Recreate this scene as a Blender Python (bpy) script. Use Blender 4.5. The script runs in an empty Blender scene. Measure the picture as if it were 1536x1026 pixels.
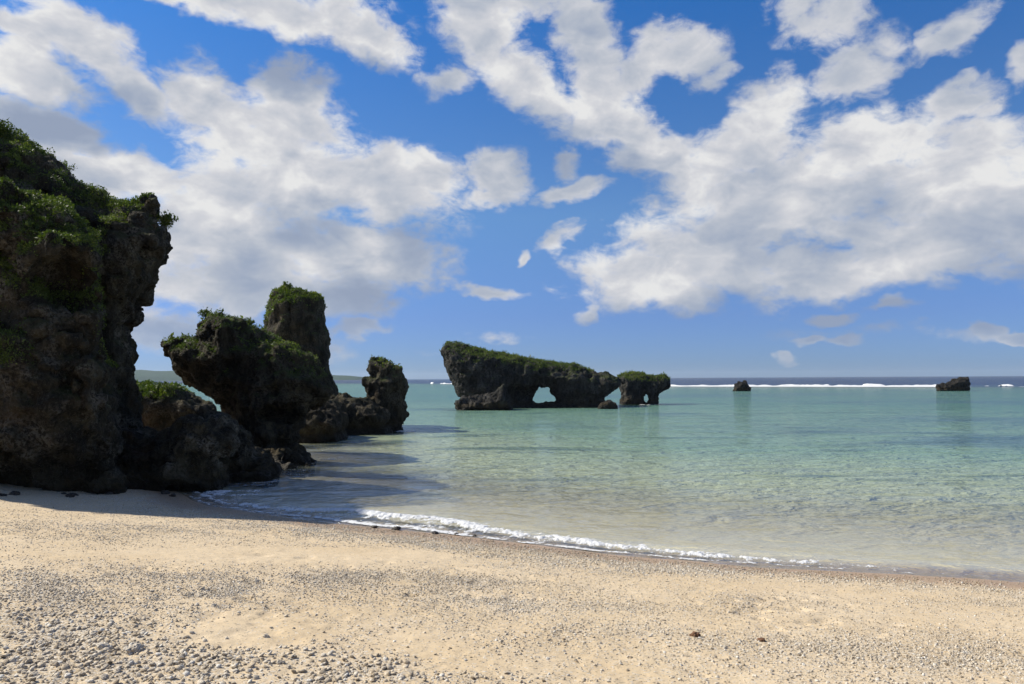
import bpy, math, random
import numpy as np
from mathutils import Matrix, Vector

random.seed(7)
RNG = np.random.default_rng(11)
scene = bpy.context.scene
COL = scene.collection
rad = math.radians

# ------------------------------------------------------------------ camera
FPX, W, H = 1109.0, 1536.0, 1026.0          # focal length and size in photo pixels
CAM = np.array((0.0, 0.0, 2.6))
PITCH, ROLL = math.atan(54.5 / FPX), -0.0054
_F = np.array((0, math.cos(PITCH), math.sin(PITCH)))
_U0 = np.array((0, -math.sin(PITCH), math.cos(PITCH)))
_R0 = np.array((1.0, 0, 0))
_R = _R0 * math.cos(ROLL) + _U0 * math.sin(ROLL)
_U = _U0 * math.cos(ROLL) - _R0 * math.sin(ROLL)
cam = bpy.data.cameras.new('camera')
cam.sensor_width, cam.lens = 36.0, 36.0 * FPX / W
cam.clip_start, cam.clip_end = 0.1, 30000
camo = bpy.data.objects.new('camera', cam)
COL.objects.link(camo)
m = Matrix.Identity(4)
for i in range(3):
    m[i][0], m[i][1], m[i][2], m[i][3] = _R[i], _U[i], -_F[i], CAM[i]
camo.matrix_world = m
scene.camera = camo
scene.view_settings.view_transform = 'Standard'
scene.view_settings.look = 'None'
scene.view_settings.exposure = 0.5
scene.view_settings.gamma = 1.0
scene.cycles.max_bounces = 8
scene.cycles.transparent_max_bounces = 12
scene.cycles.volume_max_steps = 64

SUN_EL, SUN_AZ = rad(42), rad(-76)          # azimuth measured from +y towards +x
SUN_DIR = np.array((math.cos(SUN_EL) * math.sin(SUN_AZ), math.cos(SUN_EL) * math.cos(SUN_AZ), math.sin(SUN_EL)))


def ray(px, py):
    d = _F + _R * (px - W / 2) / FPX - _U * (py - H / 2) / FPX
    return d


def P(px, py, d):
    """Point at depth y = d seen at a photo pixel."""
    r = ray(px, py)
    return CAM + r * (d / r[1])


def azel(px, py):
    r = ray(px, py)
    r = r / np.linalg.norm(r)
    return math.atan2(r[0], r[1]), math.asin(r[2])


# ------------------------------------------------------------------ node helpers
class NT:
    def __init__(self, tree):
        self.t, self.n = tree, tree.nodes
        self.n.clear()

    def new(self, typ, **kw):
        nd = self.n.new(typ)
        for k, v in kw.items():
            setattr(nd, k, v)
        return nd

    def link(self, a, b):
        self.t.links.new(a, b)

    def put(self, sock, v):
        if hasattr(v, 'is_output'):
            self.link(v, sock)
        else:
            sock.default_value = v

    def math(self, op, a, b=0.0, c=0.0, clamp=False):
        nd = self.new('ShaderNodeMath', operation=op, use_clamp=clamp)
        for i, v in enumerate((a, b, c)):
            if i < len(nd.inputs):
                self.put(nd.inputs[i], v)
        return nd.outputs[0]

    def vmath(self, op, a, b=None, scale=None):
        nd = self.new('ShaderNodeVectorMath', operation=op)
        self.put(nd.inputs[0], a)
        if b is not None:
            self.put(nd.inputs[1], b)
        if scale is not None:
            self.put(nd.inputs['Scale'], scale)
        return nd.outputs['Value'] if op in ('LENGTH', 'DOT_PRODUCT', 'DISTANCE') else nd.outputs['Vector']

    def smooth(self, v, lo, hi, a=0.0, b=1.0):
        nd = self.new('ShaderNodeMapRange', interpolation_type='SMOOTHSTEP')
        self.put(nd.inputs['Value'], v)
        for k, x in zip(('From Min', 'From Max', 'To Min', 'To Max'), (lo, hi, a, b)):
            self.put(nd.inputs[k], x)
        return nd.outputs['Result']

    def lin(self, v, lo, hi, a=0.0, b=1.0):
        nd = self.new('ShaderNodeMapRange')
        self.put(nd.inputs['Value'], v)
        for k, x in zip(('From Min', 'From Max', 'To Min', 'To Max'), (lo, hi, a, b)):
            self.put(nd.inputs[k], x)
        return nd.outputs['Result']

    def noise(self, vec, scale, detail=5, rough=0.55, dist=0.0, color=False, lac=2.0):
        nd = self.new('ShaderNodeTexNoise')
        self.put(nd.inputs['Vector'], vec)
        nd.inputs['Scale'].default_value = scale
        nd.inputs['Detail'].default_value = detail
        nd.inputs['Roughness'].default_value = rough
        nd.inputs['Lacunarity'].default_value = lac
        nd.inputs['Distortion'].default_value = dist
        return nd.outputs['Color' if color else 'Fac']

    def voronoi(self, vec, scale, feature='F1', out='Distance'):
        nd = self.new('ShaderNodeTexVoronoi', feature=feature)
        self.put(nd.inputs['Vector'], vec)
        nd.inputs['Scale'].default_value = scale
        return nd.outputs[out]

    def mapping(self, vec, scale=(1, 1, 1), rot=(0, 0, 0), loc=(0, 0, 0), typ='POINT'):
        nd = self.new('ShaderNodeMapping', vector_type=typ)
        self.put(nd.inputs['Vector'], vec)
        nd.inputs['Scale'].default_value = scale
        nd.inputs['Rotation'].default_value = rot
        nd.inputs['Location'].default_value = loc
        return nd.outputs[0]

    def mix(self, fac, a, b, blend='MIX'):
        nd = self.new('ShaderNodeMix', data_type='RGBA', blend_type=blend)
        self.put(nd.inputs[0], fac)
        for s, v in ((nd.inputs[6], a), (nd.inputs[7], b)):
            if hasattr(v, 'is_output'):
                self.link(v, s)
            else:
                s.default_value = (*v, 1.0) if len(v) == 3 else v
        return nd.outputs[2]

    def ramp(self, fac, stops, interp='LINEAR'):
        nd = self.new('ShaderNodeValToRGB')
        cr = nd.color_ramp
        cr.interpolation = interp
        while len(cr.elements) < len(stops):
            cr.elements.new(1.0)
        for e, (p, c) in zip(cr.elements, stops):
            e.position = p
            e.color = (*c, 1.0)
        self.put(nd.inputs[0], fac)
        return nd.outputs[0]

    def mixsh(self, fac, a, b):
        nd = self.new('ShaderNodeMixShader')
        self.put(nd.inputs[0], fac)
        self.link(a, nd.inputs[1])
        self.link(b, nd.inputs[2])
        return nd.outputs[0]

    def bump(self, h, strength=1.0, dist=0.02, normal=None):
        nd = self.new('ShaderNodeBump')
        self.put(nd.inputs['Height'], h)
        nd.inputs['Strength'].default_value = strength
        nd.inputs['Distance'].default_value = dist
        if normal is not None:
            self.link(normal, nd.inputs['Normal'])
        return nd.outputs[0]

    def attr(self, name, out='Fac'):
        return self.new('ShaderNodeAttribute', attribute_name=name).outputs[out]

    def pos(self):
        return self.new('ShaderNodeNewGeometry').outputs['Position']

    def principled(self, color, rough=0.8, normal=None, spec=0.3, **kw):
        nd = self.new('ShaderNodeBsdfPrincipled')
        self.put(nd.inputs['Base Color'], (*color, 1) if isinstance(color, tuple) else color)
        self.put(nd.inputs['Roughness'], rough)
        self.put(nd.inputs['Specular IOR Level'], spec)
        if normal is not None:
            self.link(normal, nd.inputs['Normal'])
        for k, v in kw.items():
            self.put(nd.inputs[k], v)
        return nd.outputs[0]

    def out(self, sh, kind='ShaderNodeOutputMaterial', sock=0):
        nd = self.new(kind)
        self.link(sh, nd.inputs[sock])


def material(name):
    mt = bpy.data.materials.new(name)
    mt.use_nodes = True
    return mt, NT(mt.node_tree)


# ------------------------------------------------------------------ sky with broken cloud
CLOUDS = [  # photo pixel centre, radii, tilt (deg, clockwise in the picture), weight
    (40, 105, 150, 75, 8, 1), (120, 70, 150, 70, 35, 1), (200, 140, 95, 55, 30, 1), (20, 20, 110, 40, 0, 0.9),
    (400, 5, 270, 60, 3, 1), (530, 25, 130, 65, 25, 0.9), (300, -10, 160, 50, 0, 1), (240, -20, 200, 40, 0, 0.8),
    (300, 140, 85, 80, 50, 1), (350, 195, 95, 65, 40, 1), (440, 140, 90, 75, 20, 1), (470, 190, 90, 70, 0, 0.8),
    (90, 205, 210, 55, 12, 1), (215, 262, 120, 55, 15, 1), (120, 260, 200, 60, 0, 1),
    (450, 265, 250, 130, 5, 1.1), (570, 285, 160, 110, 10, 1.1), (350, 340, 190, 140, 0, 1.1), (510, 375, 190, 90, 0, 1),
    (360, 420, 250, 85, 0, 1.15), (600, 400, 110, 70, -10, 1.0), (480, 450, 150, 50, 0, 0.9), (650, 260, 80, 50, 20, 0.8), (540, 430, 70, 40, 0, 0.7),
    (265, 495, 160, 50, 0, 0.95), (540, 496, 60, 18, -8, 0.75), (420, 520, 150, 40, 0, 0.6),
    (720, 45, 105, 75, 35, 1), (790, 125, 130, 75, 42, 1), (880, 50, 100, 80, 65, 0.95), (900, 120, 100, 85, 60, 0.9), (990, 95, 115, 58, -12, 1),
    (920, 185, 130, 65, 25, 1), (985, 230, 110, 48, 5, 0.9), (760, 0, 120, 50, 0, 0.9),
    (745, 268, 65, 62, 20, 1), (725, 290, 60, 34, 0, 0.9), (850, 243, 38, 28, 30, 0.9), (860, 288, 70, 28, -5, 0.85), (840, 355, 48, 18, -12, 0.6),
    (735, 431, 68, 19, 4, 0.9), (786, 380, 16, 18, 0, 0.7), (882, 470, 26, 22, -30, 0.85), (672, 115, 60, 40, 0, 0.6),
    (1180, 300, 310, 130, -12, 1.15), (1290, 230, 220, 75, -5, 1.0), (1420, 290, 260, 130, 0, 1.15), (1050, 385, 260, 85, -5, 1.1),
    (990, 425, 190, 66, 0, 1.05), (1230, 400, 260, 75, -5, 1.1), (1500, 320, 200, 120, 0, 1.15), (1110, 235, 170, 85, -20, 1.05), (1165, 165, 95, 80, -30, 0.9),
    (1060, 120, 60, 30, -20, 0.5), (1560, 250, 200, 90, 0, 1.1), (1400, 370, 250, 70, -8, 1.1),
    (1275, 105, 115, 72, -25, 1), (1235, 25, 100, 60, 10, 0.75), (1200, 5, 80, 40, 0, 0.75), (1430, 45, 85, 42, -25, 0.9), (1440, 155, 90, 45, -15, 0.85), (1540, 85, 45, 40, 0, 0.9),
    (1335, 462, 62, 22, -8, 0.85), (1250, 478, 48, 13, 0, 0.95), (1223, 513, 28, 11, 0, 1.0), (1270, 512, 44, 14, -6, 1.0),
    (1463, 488, 28, 21, 0, 1.0), (1506, 495, 40, 14, 0, 1.0), (1185, 535, 24, 9, 0, 0.6), (1400, 350, 220, 90, 0, 1.0),
    (700, 515, 130, 12, -3, 0.30), (1350, 500, 260, 18, 0, 0.25),
]


def cloud_group(blobs):
    """Where cloud stands: soft blobs in azimuth and elevation, worked three at a time in the three vector channels."""
    g = bpy.data.node_groups.new('cloud banks', 'ShaderNodeTree')
    g.interface.new_socket('Azimuth', in_out='INPUT', socket_type='NodeSocketVector')
    g.interface.new_socket('Elevation', in_out='INPUT', socket_type='NodeSocketVector')
    g.interface.new_socket('Bulk', in_out='OUTPUT', socket_type='NodeSocketFloat')
    n = NT(g)
    gi, go = n.new('NodeGroupInput'), n.new('NodeGroupOutput')

    def mad(a, b, c):
        nd = n.new('ShaderNodeVectorMath', operation='MULTIPLY_ADD')
        for k, x in enumerate((a, b, c)):
            n.put(nd.inputs[k], x)
        return nd.outputs[0]
    rows = []
    for cx, cy, rx, ry, rot, wt in blobs:
        a, e = azel(cx, cy)
        sx = abs(azel(cx + 5, cy)[0] - azel(cx - 5, cy)[0]) / 10
        sy = abs(azel(cx, cy + 5)[1] - azel(cx, cy - 5)[1]) / 10
        r1, r2, th = rx * sx * 1.09, ry * sy * 1.07, -rad(rot)
        c_, s_ = math.cos(th), math.sin(th)
        w2 = 1 - (1 - min(wt, 1.0)) ** 2
        rows.append((c_ / r1, s_ / r1, -(c_ * a + s_ * e) / r1, -s_ / r2, c_ / r2, -(-s_ * a + c_ * e) / r2, w2))
    while len(rows) % 3:
        rows.append(rows[-1])
    acc = None
    for k in range(0, len(rows), 3):
        A1, B1, C1, A2, B2, C2, wv = zip(*rows[k:k + 3])
        u = mad(gi.outputs[0], A1, mad(gi.outputs[1], B1, C1))
        w = mad(gi.outputs[0], A2, mad(gi.outputs[1], B2, C2))
        o = mad(mad(u, u, n.vmath('MULTIPLY', w, w)), tuple(-x for x in wv), wv)
        acc = o if acc is None else n.vmath('MAXIMUM', acc, o)
    sp_ = n.new('ShaderNodeSeparateXYZ')
    n.link(acc, sp_.inputs[0])
    mx = n.math('MAXIMUM', n.math('MAXIMUM', sp_.outputs[0], sp_.outputs[1]), n.math('MAXIMUM', sp_.outputs[2], 0.0))
    n.link(n.math('SUBTRACT', 1.0, n.math('SQRT', n.math('SUBTRACT', 1.0, mx))), go.inputs[0])
    return g


world = bpy.data.worlds.new('World')
scene.world = world
world.use_nodes = True
n = NT(world.node_tree)
sky = n.new('ShaderNodeTexSky', sky_type='NISHITA')
sky.sun_disc = False
sky.sun_elevation = SUN_EL
sky.sun_rotation = SUN_AZ
sky.altitude = 0
sky.air_density, sky.dust_density, sky.ozone_density = 0.7, 0.3, 3.0
tc = n.new('ShaderNodeTexCoord')
sp = n.new('ShaderNodeSeparateXYZ')
n.link(tc.outputs['Generated'], sp.inputs[0])
az = n.math('ARCTAN2', sp.outputs[0], sp.outputs[1])
el = n.math('ARCSINE', sp.outputs[2])
cv = n.new('ShaderNodeCombineXYZ')
n.link(az, cv.inputs[0])
n.link(el, cv.inputs[1])
cv.inputs[2].default_value = 1.0
v = cv.outputs[0]
cg_all = cloud_group(CLOUDS)
cg_big = cloud_group([c_ for c_ in CLOUDS if c_[2] >= 120 and c_[3] >= 60])


def banks(vec, group):
    nd = n.new('ShaderNodeGroup')
    nd.node_tree = group
    sp_ = n.new('ShaderNodeSeparateXYZ')
    n.link(vec, sp_.inputs[0])
    for k in (0, 1):
        cb = n.new('ShaderNodeCombineXYZ')
        for q_ in range(3):
            n.link(sp_.outputs[k], cb.inputs[q_])
        n.link(cb.outputs[0], nd.inputs[k])
    return nd.outputs[0]


# swirl the lookup so that no outline stays an ellipse
w1 = n.noise(n.mapping(v, scale=(1, 1.5, 1)), 9.0, 4, 0.6, color=True)
w1 = n.vmath('MULTIPLY', n.vmath('SUBTRACT', w1, (0.5, 0.5, 0.5)), (0.075, 0.075, 0.0))
vw = n.vmath('ADD', v, w1)
b0 = banks(vw, cg_all)
bb = banks(vw, cg_big)
b1 = banks(n.vmath('ADD', vw, (-0.022, 0.060, 0)), cg_big)        # the same field a little nearer the sun: thinner there means a lit side
fb = n.noise(n.mapping(v, scale=(1, 1.55, 1), loc=(3.1, 0.7, 0)), 11.0, 10, 0.58, dist=0.25)
fb2 = n.noise(n.mapping(v, scale=(1, 1.6, 1), loc=(1.7, 5.2, 0), rot=(0, 0, 0.35)), 30.0, 8, 0.64, dist=0.5)
fbm_ = n.math('ADD', n.math('MULTIPLY', n.math('SUBTRACT', fb, 0.5), 1.5), n.math('MULTIPLY', n.math('SUBTRACT', fb2, 0.5), 0.75))
# broken cloud of the same sort in the rest of the sky
outside = n.math('MAXIMUM', n.smooth(n.math('ABSOLUTE', az), 0.75, 1.0), n.smooth(el, 0.58, 0.8))
gen = n.smooth(n.noise(v, 2.6, 3, 0.5), 0.42, 0.75, 0.0, 0.8)
acc = n.math('MAXIMUM', b0, n.math('MULTIPLY', gen, outside))
d0 = n.math('ADD', acc, n.math('MULTIPLY', fbm_, n.smooth(acc, 0.0, 0.25, 0.35, 1.0)))
alpha = n.smooth(d0, 0.13, 0.62)
thick = n.smooth(d0, 0.35, 1.15)
lit = n.math('MINIMUM', n.math('MULTIPLY', n.math('SUBTRACT', bb, b1), 1.0), 0.25)
light = n.math('ADD', lit, n.math('SUBTRACT', 0.92, n.math('MULTIPLY', thick, 0.28)))
tex = n.noise(n.mapping(cv.outputs[0], scale=(1, 1.7, 1), loc=(8, 2, 0)), 12.0, 7, 0.52, dist=0.4)
light = n.math('ADD', light, n.math('MULTIPLY', n.math('SUBTRACT', tex, 0.5), 1.5))
light = n.math('DIVIDE', light, 1.22)
light = n.math('MINIMUM', n.math('MAXIMUM', light, 0.15), 1.0)
ccol = n.ramp(light, [(0.0, (0.26, 0.32, 0.45)), (0.35, (0.34, 0.40, 0.52)), (0.62, (0.47, 0.51, 0.59)), (0.85, (0.64, 0.65, 0.69)), (1.0, (0.80, 0.80, 0.80))])
ccol = n.vmath('SCALE', ccol, scale=10.0)
low = n.smooth(el, 0.0, 0.12, 0.75, 1.0)                  # cloud near the sea line seen through more air
alpha = n.math('MULTIPLY', n.math('MULTIPLY', alpha, low), n.smooth(el, 0.0, 0.012))
tint = n.ramp(n.lin(el, 0.0, 0.9), [(0.0, (0.42, 0.57, 0.94)), (0.09, (0.52, 0.66, 0.98)), (0.24, (0.74, 0.99, 1.08)), (0.52, (0.30, 0.83, 1.04)), (1.0, (0.26, 0.72, 1.0))])
tint = n.vmath('MULTIPLY', tint, n.ramp(n.lin(el, 0.0, 0.9), [(0.0, (0.62, 0.62, 0.62)), (0.24, (0.70, 0.70, 0.76)), (0.52, (0.80, 0.80, 1.0)), (1.0, (0.80, 0.80, 1.0))]))
skyc = n.vmath('MULTIPLY', sky.outputs[0], n.vmath('SCALE', tint, scale=1.6))
mixc = n.mix(alpha, skyc, ccol)
bg = n.new('ShaderNodeBackground')
n.link(mixc, bg.inputs[0])
bg.inputs['Strength'].default_value = 0.0707
n.out(bg.outputs[0], 'ShaderNodeOutputWorld')

sun = bpy.data.lights.new('sun', 'SUN')
sun.energy, sun.angle, sun.color = 5.0, rad(0.53), (1.0, 0.93, 0.81)
suno = bpy.data.objects.new('sun', sun)
COL.objects.link(suno)
suno.rotation_euler = Vector(SUN_DIR).to_track_quat('Z', 'Y').to_euler()
suno.location = (-30, 10, 40)


# ------------------------------------------------------------------ numpy noise, meshing
_PERM = RNG.permutation(4096).astype(np.int64)
_VAL = RNG.random(4096).astype(np.float32)


def _hash(i, j, k):
    return _VAL[_PERM[(_PERM[(_PERM[i & 4095] + j) & 4095] + k) & 4095]]


def vnoise(x, y, z):
    xi, yi, zi = (np.floor(a).astype(np.int64) for a in (x, y, z))
    fx, fy, fz = (a - b for a, b in ((x, xi), (y, yi), (z, zi)))
    fx, fy, fz = (f * f * f * (f * (f * 6 - 15) + 10) for f in (fx, fy, fz))
    def lx(j, k):
        a = _hash(xi, yi + j, zi + k)
        return a + (_hash(xi + 1, yi + j, zi + k) - a) * fx
    a, b = lx(0, 0), lx(0, 1)
    a = a + (lx(1, 0) - a) * fy
    b = b + (lx(1, 1) - b) * fy
    return (a + (b - a) * fz) * 2 - 1


def fbm(x, y, z, scale, octaves=4, gain=0.5, ridged=False, seed=0.0):
    out, amp, tot = 0.0, 1.0, 0.0
    f = scale
    for o in range(octaves):
        v = vnoise(x * f + 17.3 * o + seed, y * f + 9.1 * o + seed * 1.7, z * f + 31.7 * o - seed)
        if ridged:
            v = 1 - 2 * np.abs(v)
        out = out + v * amp
        tot += amp
        amp *= gain
        f *= 2.03
    return out / tot


def worley(x, y, z, f):
    x, y, z = x * f, y * f, z * f
    xi, yi, zi = (np.floor(a).astype(np.int64) for a in (x, y, z))
    best = np.full(x.shape, 9.0)
    for i in (-1, 0, 1):
        for j in (-1, 0, 1):
            for k in (-1, 0, 1):
                h = _PERM[(_PERM[(_PERM[(xi + i) & 4095] + yi + j) & 4095] + zi + k) & 4095]
                dx = xi + i + _VAL[h] - x
                dy = yi + j + _VAL[_PERM[h]] - y
                dz = zi + k + _VAL[_PERM[_PERM[h]]] - z
                best = np.minimum(best, dx * dx + dy * dy + dz * dz)
    return np.sqrt(best)


def mesh_np(name, verts, faces, smooth=True):
    """Mesh from an (n,3) vertex array and an (m,k) face array (or a list of such arrays)."""
    me = bpy.data.meshes.new(name)
    fl = faces if isinstance(faces, list) else [faces]
    me.vertices.add(len(verts))
    me.vertices.foreach_set('co', np.ascontiguousarray(verts, np.float32).ravel())
    idx = np.concatenate([f.ravel() for f in fl]).astype(np.int32)
    sizes = np.concatenate([np.full(len(f), f.shape[1]) for f in fl])
    starts = np.concatenate(([0], np.cumsum(sizes)[:-1])).astype(np.int32)
    me.loops.add(len(idx))
    me.loops.foreach_set('vertex_index', idx)
    me.polygons.add(len(sizes))
    me.polygons.foreach_set('loop_start', starts)
    me.update(calc_edges=True)
    me.polygons.foreach_set('use_smooth', np.full(len(sizes), smooth))
    me.validate()
    return me


def vattr(me, name, val):
    a = me.attributes.new(name, 'FLOAT', 'POINT')
    a.data.foreach_set('value', np.ascontiguousarray(val, np.float32).ravel())


def link(name, me, mat, parent=None):
    o = bpy.data.objects.new(name, me)
    if mat is not None:
        me.materials.append(mat)
    COL.objects.link(o)
    if parent is not None:
        o.parent = parent
    return o


def tag(o, label=None, cat=None, group=None, kind=None):
    for k, v in (('label', label), ('category', cat), ('group', group), ('kind', kind)):
        if v:
            o[k] = v
    return o


def empty(name, loc):
    o = bpy.data.objects.new(name, None)
    o.empty_display_size = 0.3
    o.location = loc
    COL.objects.link(o)
    return o


def vnormals(v, q):
    n_ = np.zeros_like(v)
    a, b, c, d = (v[q[:, i]] for i in range(4))
    fn = np.cross(c - a, d - b)
    for i in range(4):
        np.add.at(n_, q[:, i], fn)
    return n_ / np.maximum(np.linalg.norm(n_, axis=1, keepdims=True), 1e-9)


def surface_nets(f, org, h):
    s = f < 0
    nx, ny, nz = f.shape
    cnt = np.zeros((nx - 1, ny - 1, nz - 1), np.int8)
    cor = [(i, j, k) for i in (0, 1) for j in (0, 1) for k in (0, 1)]
    for i, j, k in cor:
        cnt += s[i:nx - 1 + i, j:ny - 1 + j, k:nz - 1 + k]
    act = (cnt > 0) & (cnt < 8)
    I, J, K = np.nonzero(act)
    ident = np.full(act.shape, -1, np.int64)
    ident[I, J, K] = np.arange(len(I))
    acc = np.zeros((len(I), 3))
    num = np.zeros(len(I))
    val = {c: f[I + c[0], J + c[1], K + c[2]] for c in cor}
    for c in cor:
        for ax in range(3):
            if c[ax] == 0:
                c2 = list(c)
                c2[ax] = 1
                a, b = val[c], val[tuple(c2)]
                x = (a < 0) != (b < 0)
                t = np.where(x, a / np.where(x, a - b, 1), 0)
                p = np.zeros((len(I), 3)) + np.array(c)
                p[:, ax] += t
                acc += p * x[:, None]
                num += x
    v = acc / num[:, None] + np.stack((I, J, K), 1)
    quads = []
    for ax in range(3):
        b, c = (ax + 1) % 3, (ax + 2) % 3
        sl0, sl1 = [slice(None)] * 3, [slice(None)] * 3
        sl0[ax], sl1[ax] = slice(0, -1), slice(1, None)
        ch = s[tuple(sl0)] != s[tuple(sl1)]
        first = s[tuple(sl0)]
        g = np.array(np.nonzero(ch))
        ok = (g[b] > 0) & (g[c] > 0) & (g[b] < f.shape[b] - 1) & (g[c] < f.shape[c] - 1)
        g = g[:, ok]
        fl = first[tuple(g)]
        def cell(db, dc):
            q = g.copy()
            q[b] -= db
            q[c] -= dc
            return ident[tuple(q)]
        q = np.stack((cell(1, 1), cell(0, 1), cell(0, 0), cell(1, 0)), 1)
        q[~fl] = q[~fl][:, ::-1]
        quads.append(q)
    return v * h + np.array(org), np.concatenate(quads)


def poly_sdf(px, pz, poly):
    """Signed distance of points to a closed 2-D polygon (inside negative)."""
    d = np.full(px.shape, 1e9)
    ins = np.zeros(px.shape, bool)
    for i in range(len(poly)):
        a, b = poly[i], poly[(i + 1) % len(poly)]
        e = b - a
        wx, wz = px - a[0], pz - a[1]
        t = np.clip((wx * e[0] + wz * e[1]) / max(e @ e, 1e-9), 0, 1)
        d = np.minimum(d, (wx - t * e[0]) ** 2 + (wz - t * e[1]) ** 2)
        c = ((a[1] <= pz) != (b[1] <= pz))
        xs = a[0] + (pz - a[1]) * e[0] / (e[1] if abs(e[1]) > 1e-9 else 1e-9)
        ins ^= c & (px < xs)
    return np.where(ins, -1, 1) * np.sqrt(d)


def interp2(g, x0, z0, h, x, z):
    u, v = (x - x0) / h, (z - z0) / h
    u = np.clip(u, 0, g.shape[0] - 1.001)
    v = np.clip(v, 0, g.shape[1] - 1.001)
    i, j = u.astype(np.int32), v.astype(np.int32)
    fu, fv = u - i, v - j
    return (g[i, j] * (1 - fu) + g[i + 1, j] * fu) * (1 - fv) + (g[i, j + 1] * (1 - fu) + g[i + 1, j + 1] * fu) * fv


def smin(a, b, k):
    h = np.clip(0.5 + 0.5 * (b - a) / k, 0, 1)
    return b + (a - b) * h - k * h * (1 - h)


def carve(slabs, vox, warp=0.25, warp_scale=0.9, rough=0.25, rough_scale=0.6, notch=None, cuts=(), seed=0.0, blend=0.35,
          fine=0.10, fine_scale=2.2, strata=0.0, pits=0.0, karst=1.0, kscale=1.0, shrink=0.05, cracks=0.0):
    """Rock body: each slab is an outline (photo pixels at depth d) rounded to half-thickness T about its own centre plane yc + shear*(x-xc);
    the union is warped, roughened, undercut and cut in 3-D, then turned to a mesh. Returns verts, quads, normals."""
    polys, skew = [], []
    for s in slabs:
        xm = np.mean([max(q_[0], -60) for q_ in s['poly']])
        skew.append(P(xm, 500, 1.0)[0])           # a rock's sides lean along the sight line through its middle
        pts = np.array([P(x, y, s['d'])[[0, 2]] for x, y in s['poly']])
        polys.append(pts)
    allp = np.concatenate(polys)
    pad = 0.35 + warp + rough * 0.6
    kk = max(abs(k_) * (s['T'] + abs(s.get('yc', s['d']) - s['d'])) for k_, s in zip(skew, slabs))
    x0, z0 = allp.min(0) - pad - np.array((kk, 0))
    x1, z1 = allp.max(0) + pad + np.array((kk, 0))
    yc = [s.get('yc', s['d']) for s in slabs]
    sh = max(abs(s.get('shear', 0)) for s in slabs) * (x1 - x0) * 0.5
    y0 = min(c - s['T'] for c, s in zip(yc, slabs)) - pad - sh
    y1 = max(c + s['T'] for c, s in zip(yc, slabs)) + pad + sh
    nx, ny, nz = (int((b - a) / vox) + 2 for a, b in ((x0, x1), (y0, y1), (z0, z1)))
    X = (x0 + np.arange(nx) * vox).astype(np.float32)
    Y = (y0 + np.arange(ny) * vox).astype(np.float32)
    Z = (z0 + np.arange(nz) * vox).astype(np.float32)
    GX, GZ = np.meshgrid(X, Z, indexing='ij')
    d2s = [poly_sdf(GX, GZ, p).astype(np.float32) for p in polys]
    x, y, z = np.meshgrid(X, Y, Z, indexing='ij')

    def body(x, y, z, warped):
        wx = wz = wy = 0.0
        if warped:
            wx = fbm(x, y, z, warp_scale, 4, 0.55, seed=seed + 3) * warp
            wz = fbm(x, y, z, warp_scale, 4, 0.55, seed=seed + 40) * warp
        f = None
        for s, d2, c, kx in zip(slabs, d2s, yc, skew):
            dd = interp2(d2, x0, z0, vox, x + wx - kx * (y - s['d']), z + wz)
            T, R = s['T'], s.get('R', s['T'])
            u = np.clip(-dd / R, 0, 1)
            hh = T * np.sqrt(np.maximum(1 - (1 - u) ** 2, 0))
            xc = P(s['poly'][0][0], 500, s['d'])[0]
            ypl = c + s.get('shear', 0) * (x - s.get('xc', xc))
            q = np.maximum(dd, (np.abs(y - ypl) - hh) * 0.8)
            f = q if f is None else smin(f, q, blend)
        return f
    f = body(x, y, z, False)
    band = np.abs(f) < (warp + rough + 0.45 + 2 * vox)
    xb, yb, zb = x[band], y[band], z[band]
    fb_ = body(xb, yb, zb, True)
    fb_ = fb_ - fbm(xb, yb, zb * 0.8, rough_scale, 4, 0.5, ridged=True, seed=seed) * rough + 0.40 * rough
    fb_ = fb_ + shrink
    if strata:
        fb_ = fb_ + np.sin(zb * 7.0 + 4 * fbm(xb, yb, zb, 0.5, 2, seed=seed + 9)) * strata
    if cracks:
        ck = np.abs(fbm(xb, yb, zb * 0.22, 0.8, 3, 0.5, seed=seed + 31))
        fb_ = fb_ + cracks * np.exp(-(ck / 0.045) ** 2) + 0.6 * cracks * np.exp(-(np.abs(fbm(xb * 0.4, yb * 0.4, zb, 0.7, 3, 0.5, seed=seed + 37)) / 0.035) ** 2)
    if pits:
        pp = fbm(xb, yb, zb, 1.9, 2, 0.5, seed=seed + 77)
        fb_ = fb_ + np.clip(pp - 0.28, 0, 1) * pits
    if notch:
        zc, wd, am = notch
        fb_ = fb_ + am * np.exp(-((zb - zc) / wd) ** 2)
    for (cx, cy, cz), (rx, ry, rz) in cuts:
        e = (1 - np.sqrt(((xb - cx - cx / cy * (yb - cy)) / rx) ** 2 + ((yb - cy) / ry) ** 2 + ((zb - cz) / rz) ** 2)) * min(rx, ry, rz)
        fb_ = np.maximum(fb_, e + fbm(xb, yb, zb, 1.2, 3, seed=seed + 5) * 0.12)
    f = np.where(f < 0, -1.0, 1.0).astype(np.float32)
    f[band] = fb_
    for (cx, cy, cz), (rx, ry, rz) in cuts:
        e = (1 - np.sqrt(((x - cx - cx / cy * (y - cy)) / rx) ** 2 + ((y - cy) / ry) ** 2 + ((z - cz) / rz) ** 2)) * min(rx, ry, rz)
        f = np.where(band, f, np.maximum(f, e))
    f[0], f[-1], f[:, 0], f[:, -1], f[:, :, 0], f[:, :, -1] = (np.maximum(a, 0.1) for a in (f[0], f[-1], f[:, 0], f[:, -1], f[:, :, 0], f[:, :, -1]))
    v, q = surface_nets(f, (x0, y0, z0), vox)
    # drop floating crumbs: keep the largest connected body
    lab = np.arange(len(v))
    for _ in range(400):
        mn = lab[q].min(1)
        new = lab.copy()
        for i in range(4):
            np.minimum.at(new, q[:, i], mn)
        new = new[new]
        if (new == lab).all():
            break
        lab = new
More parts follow.
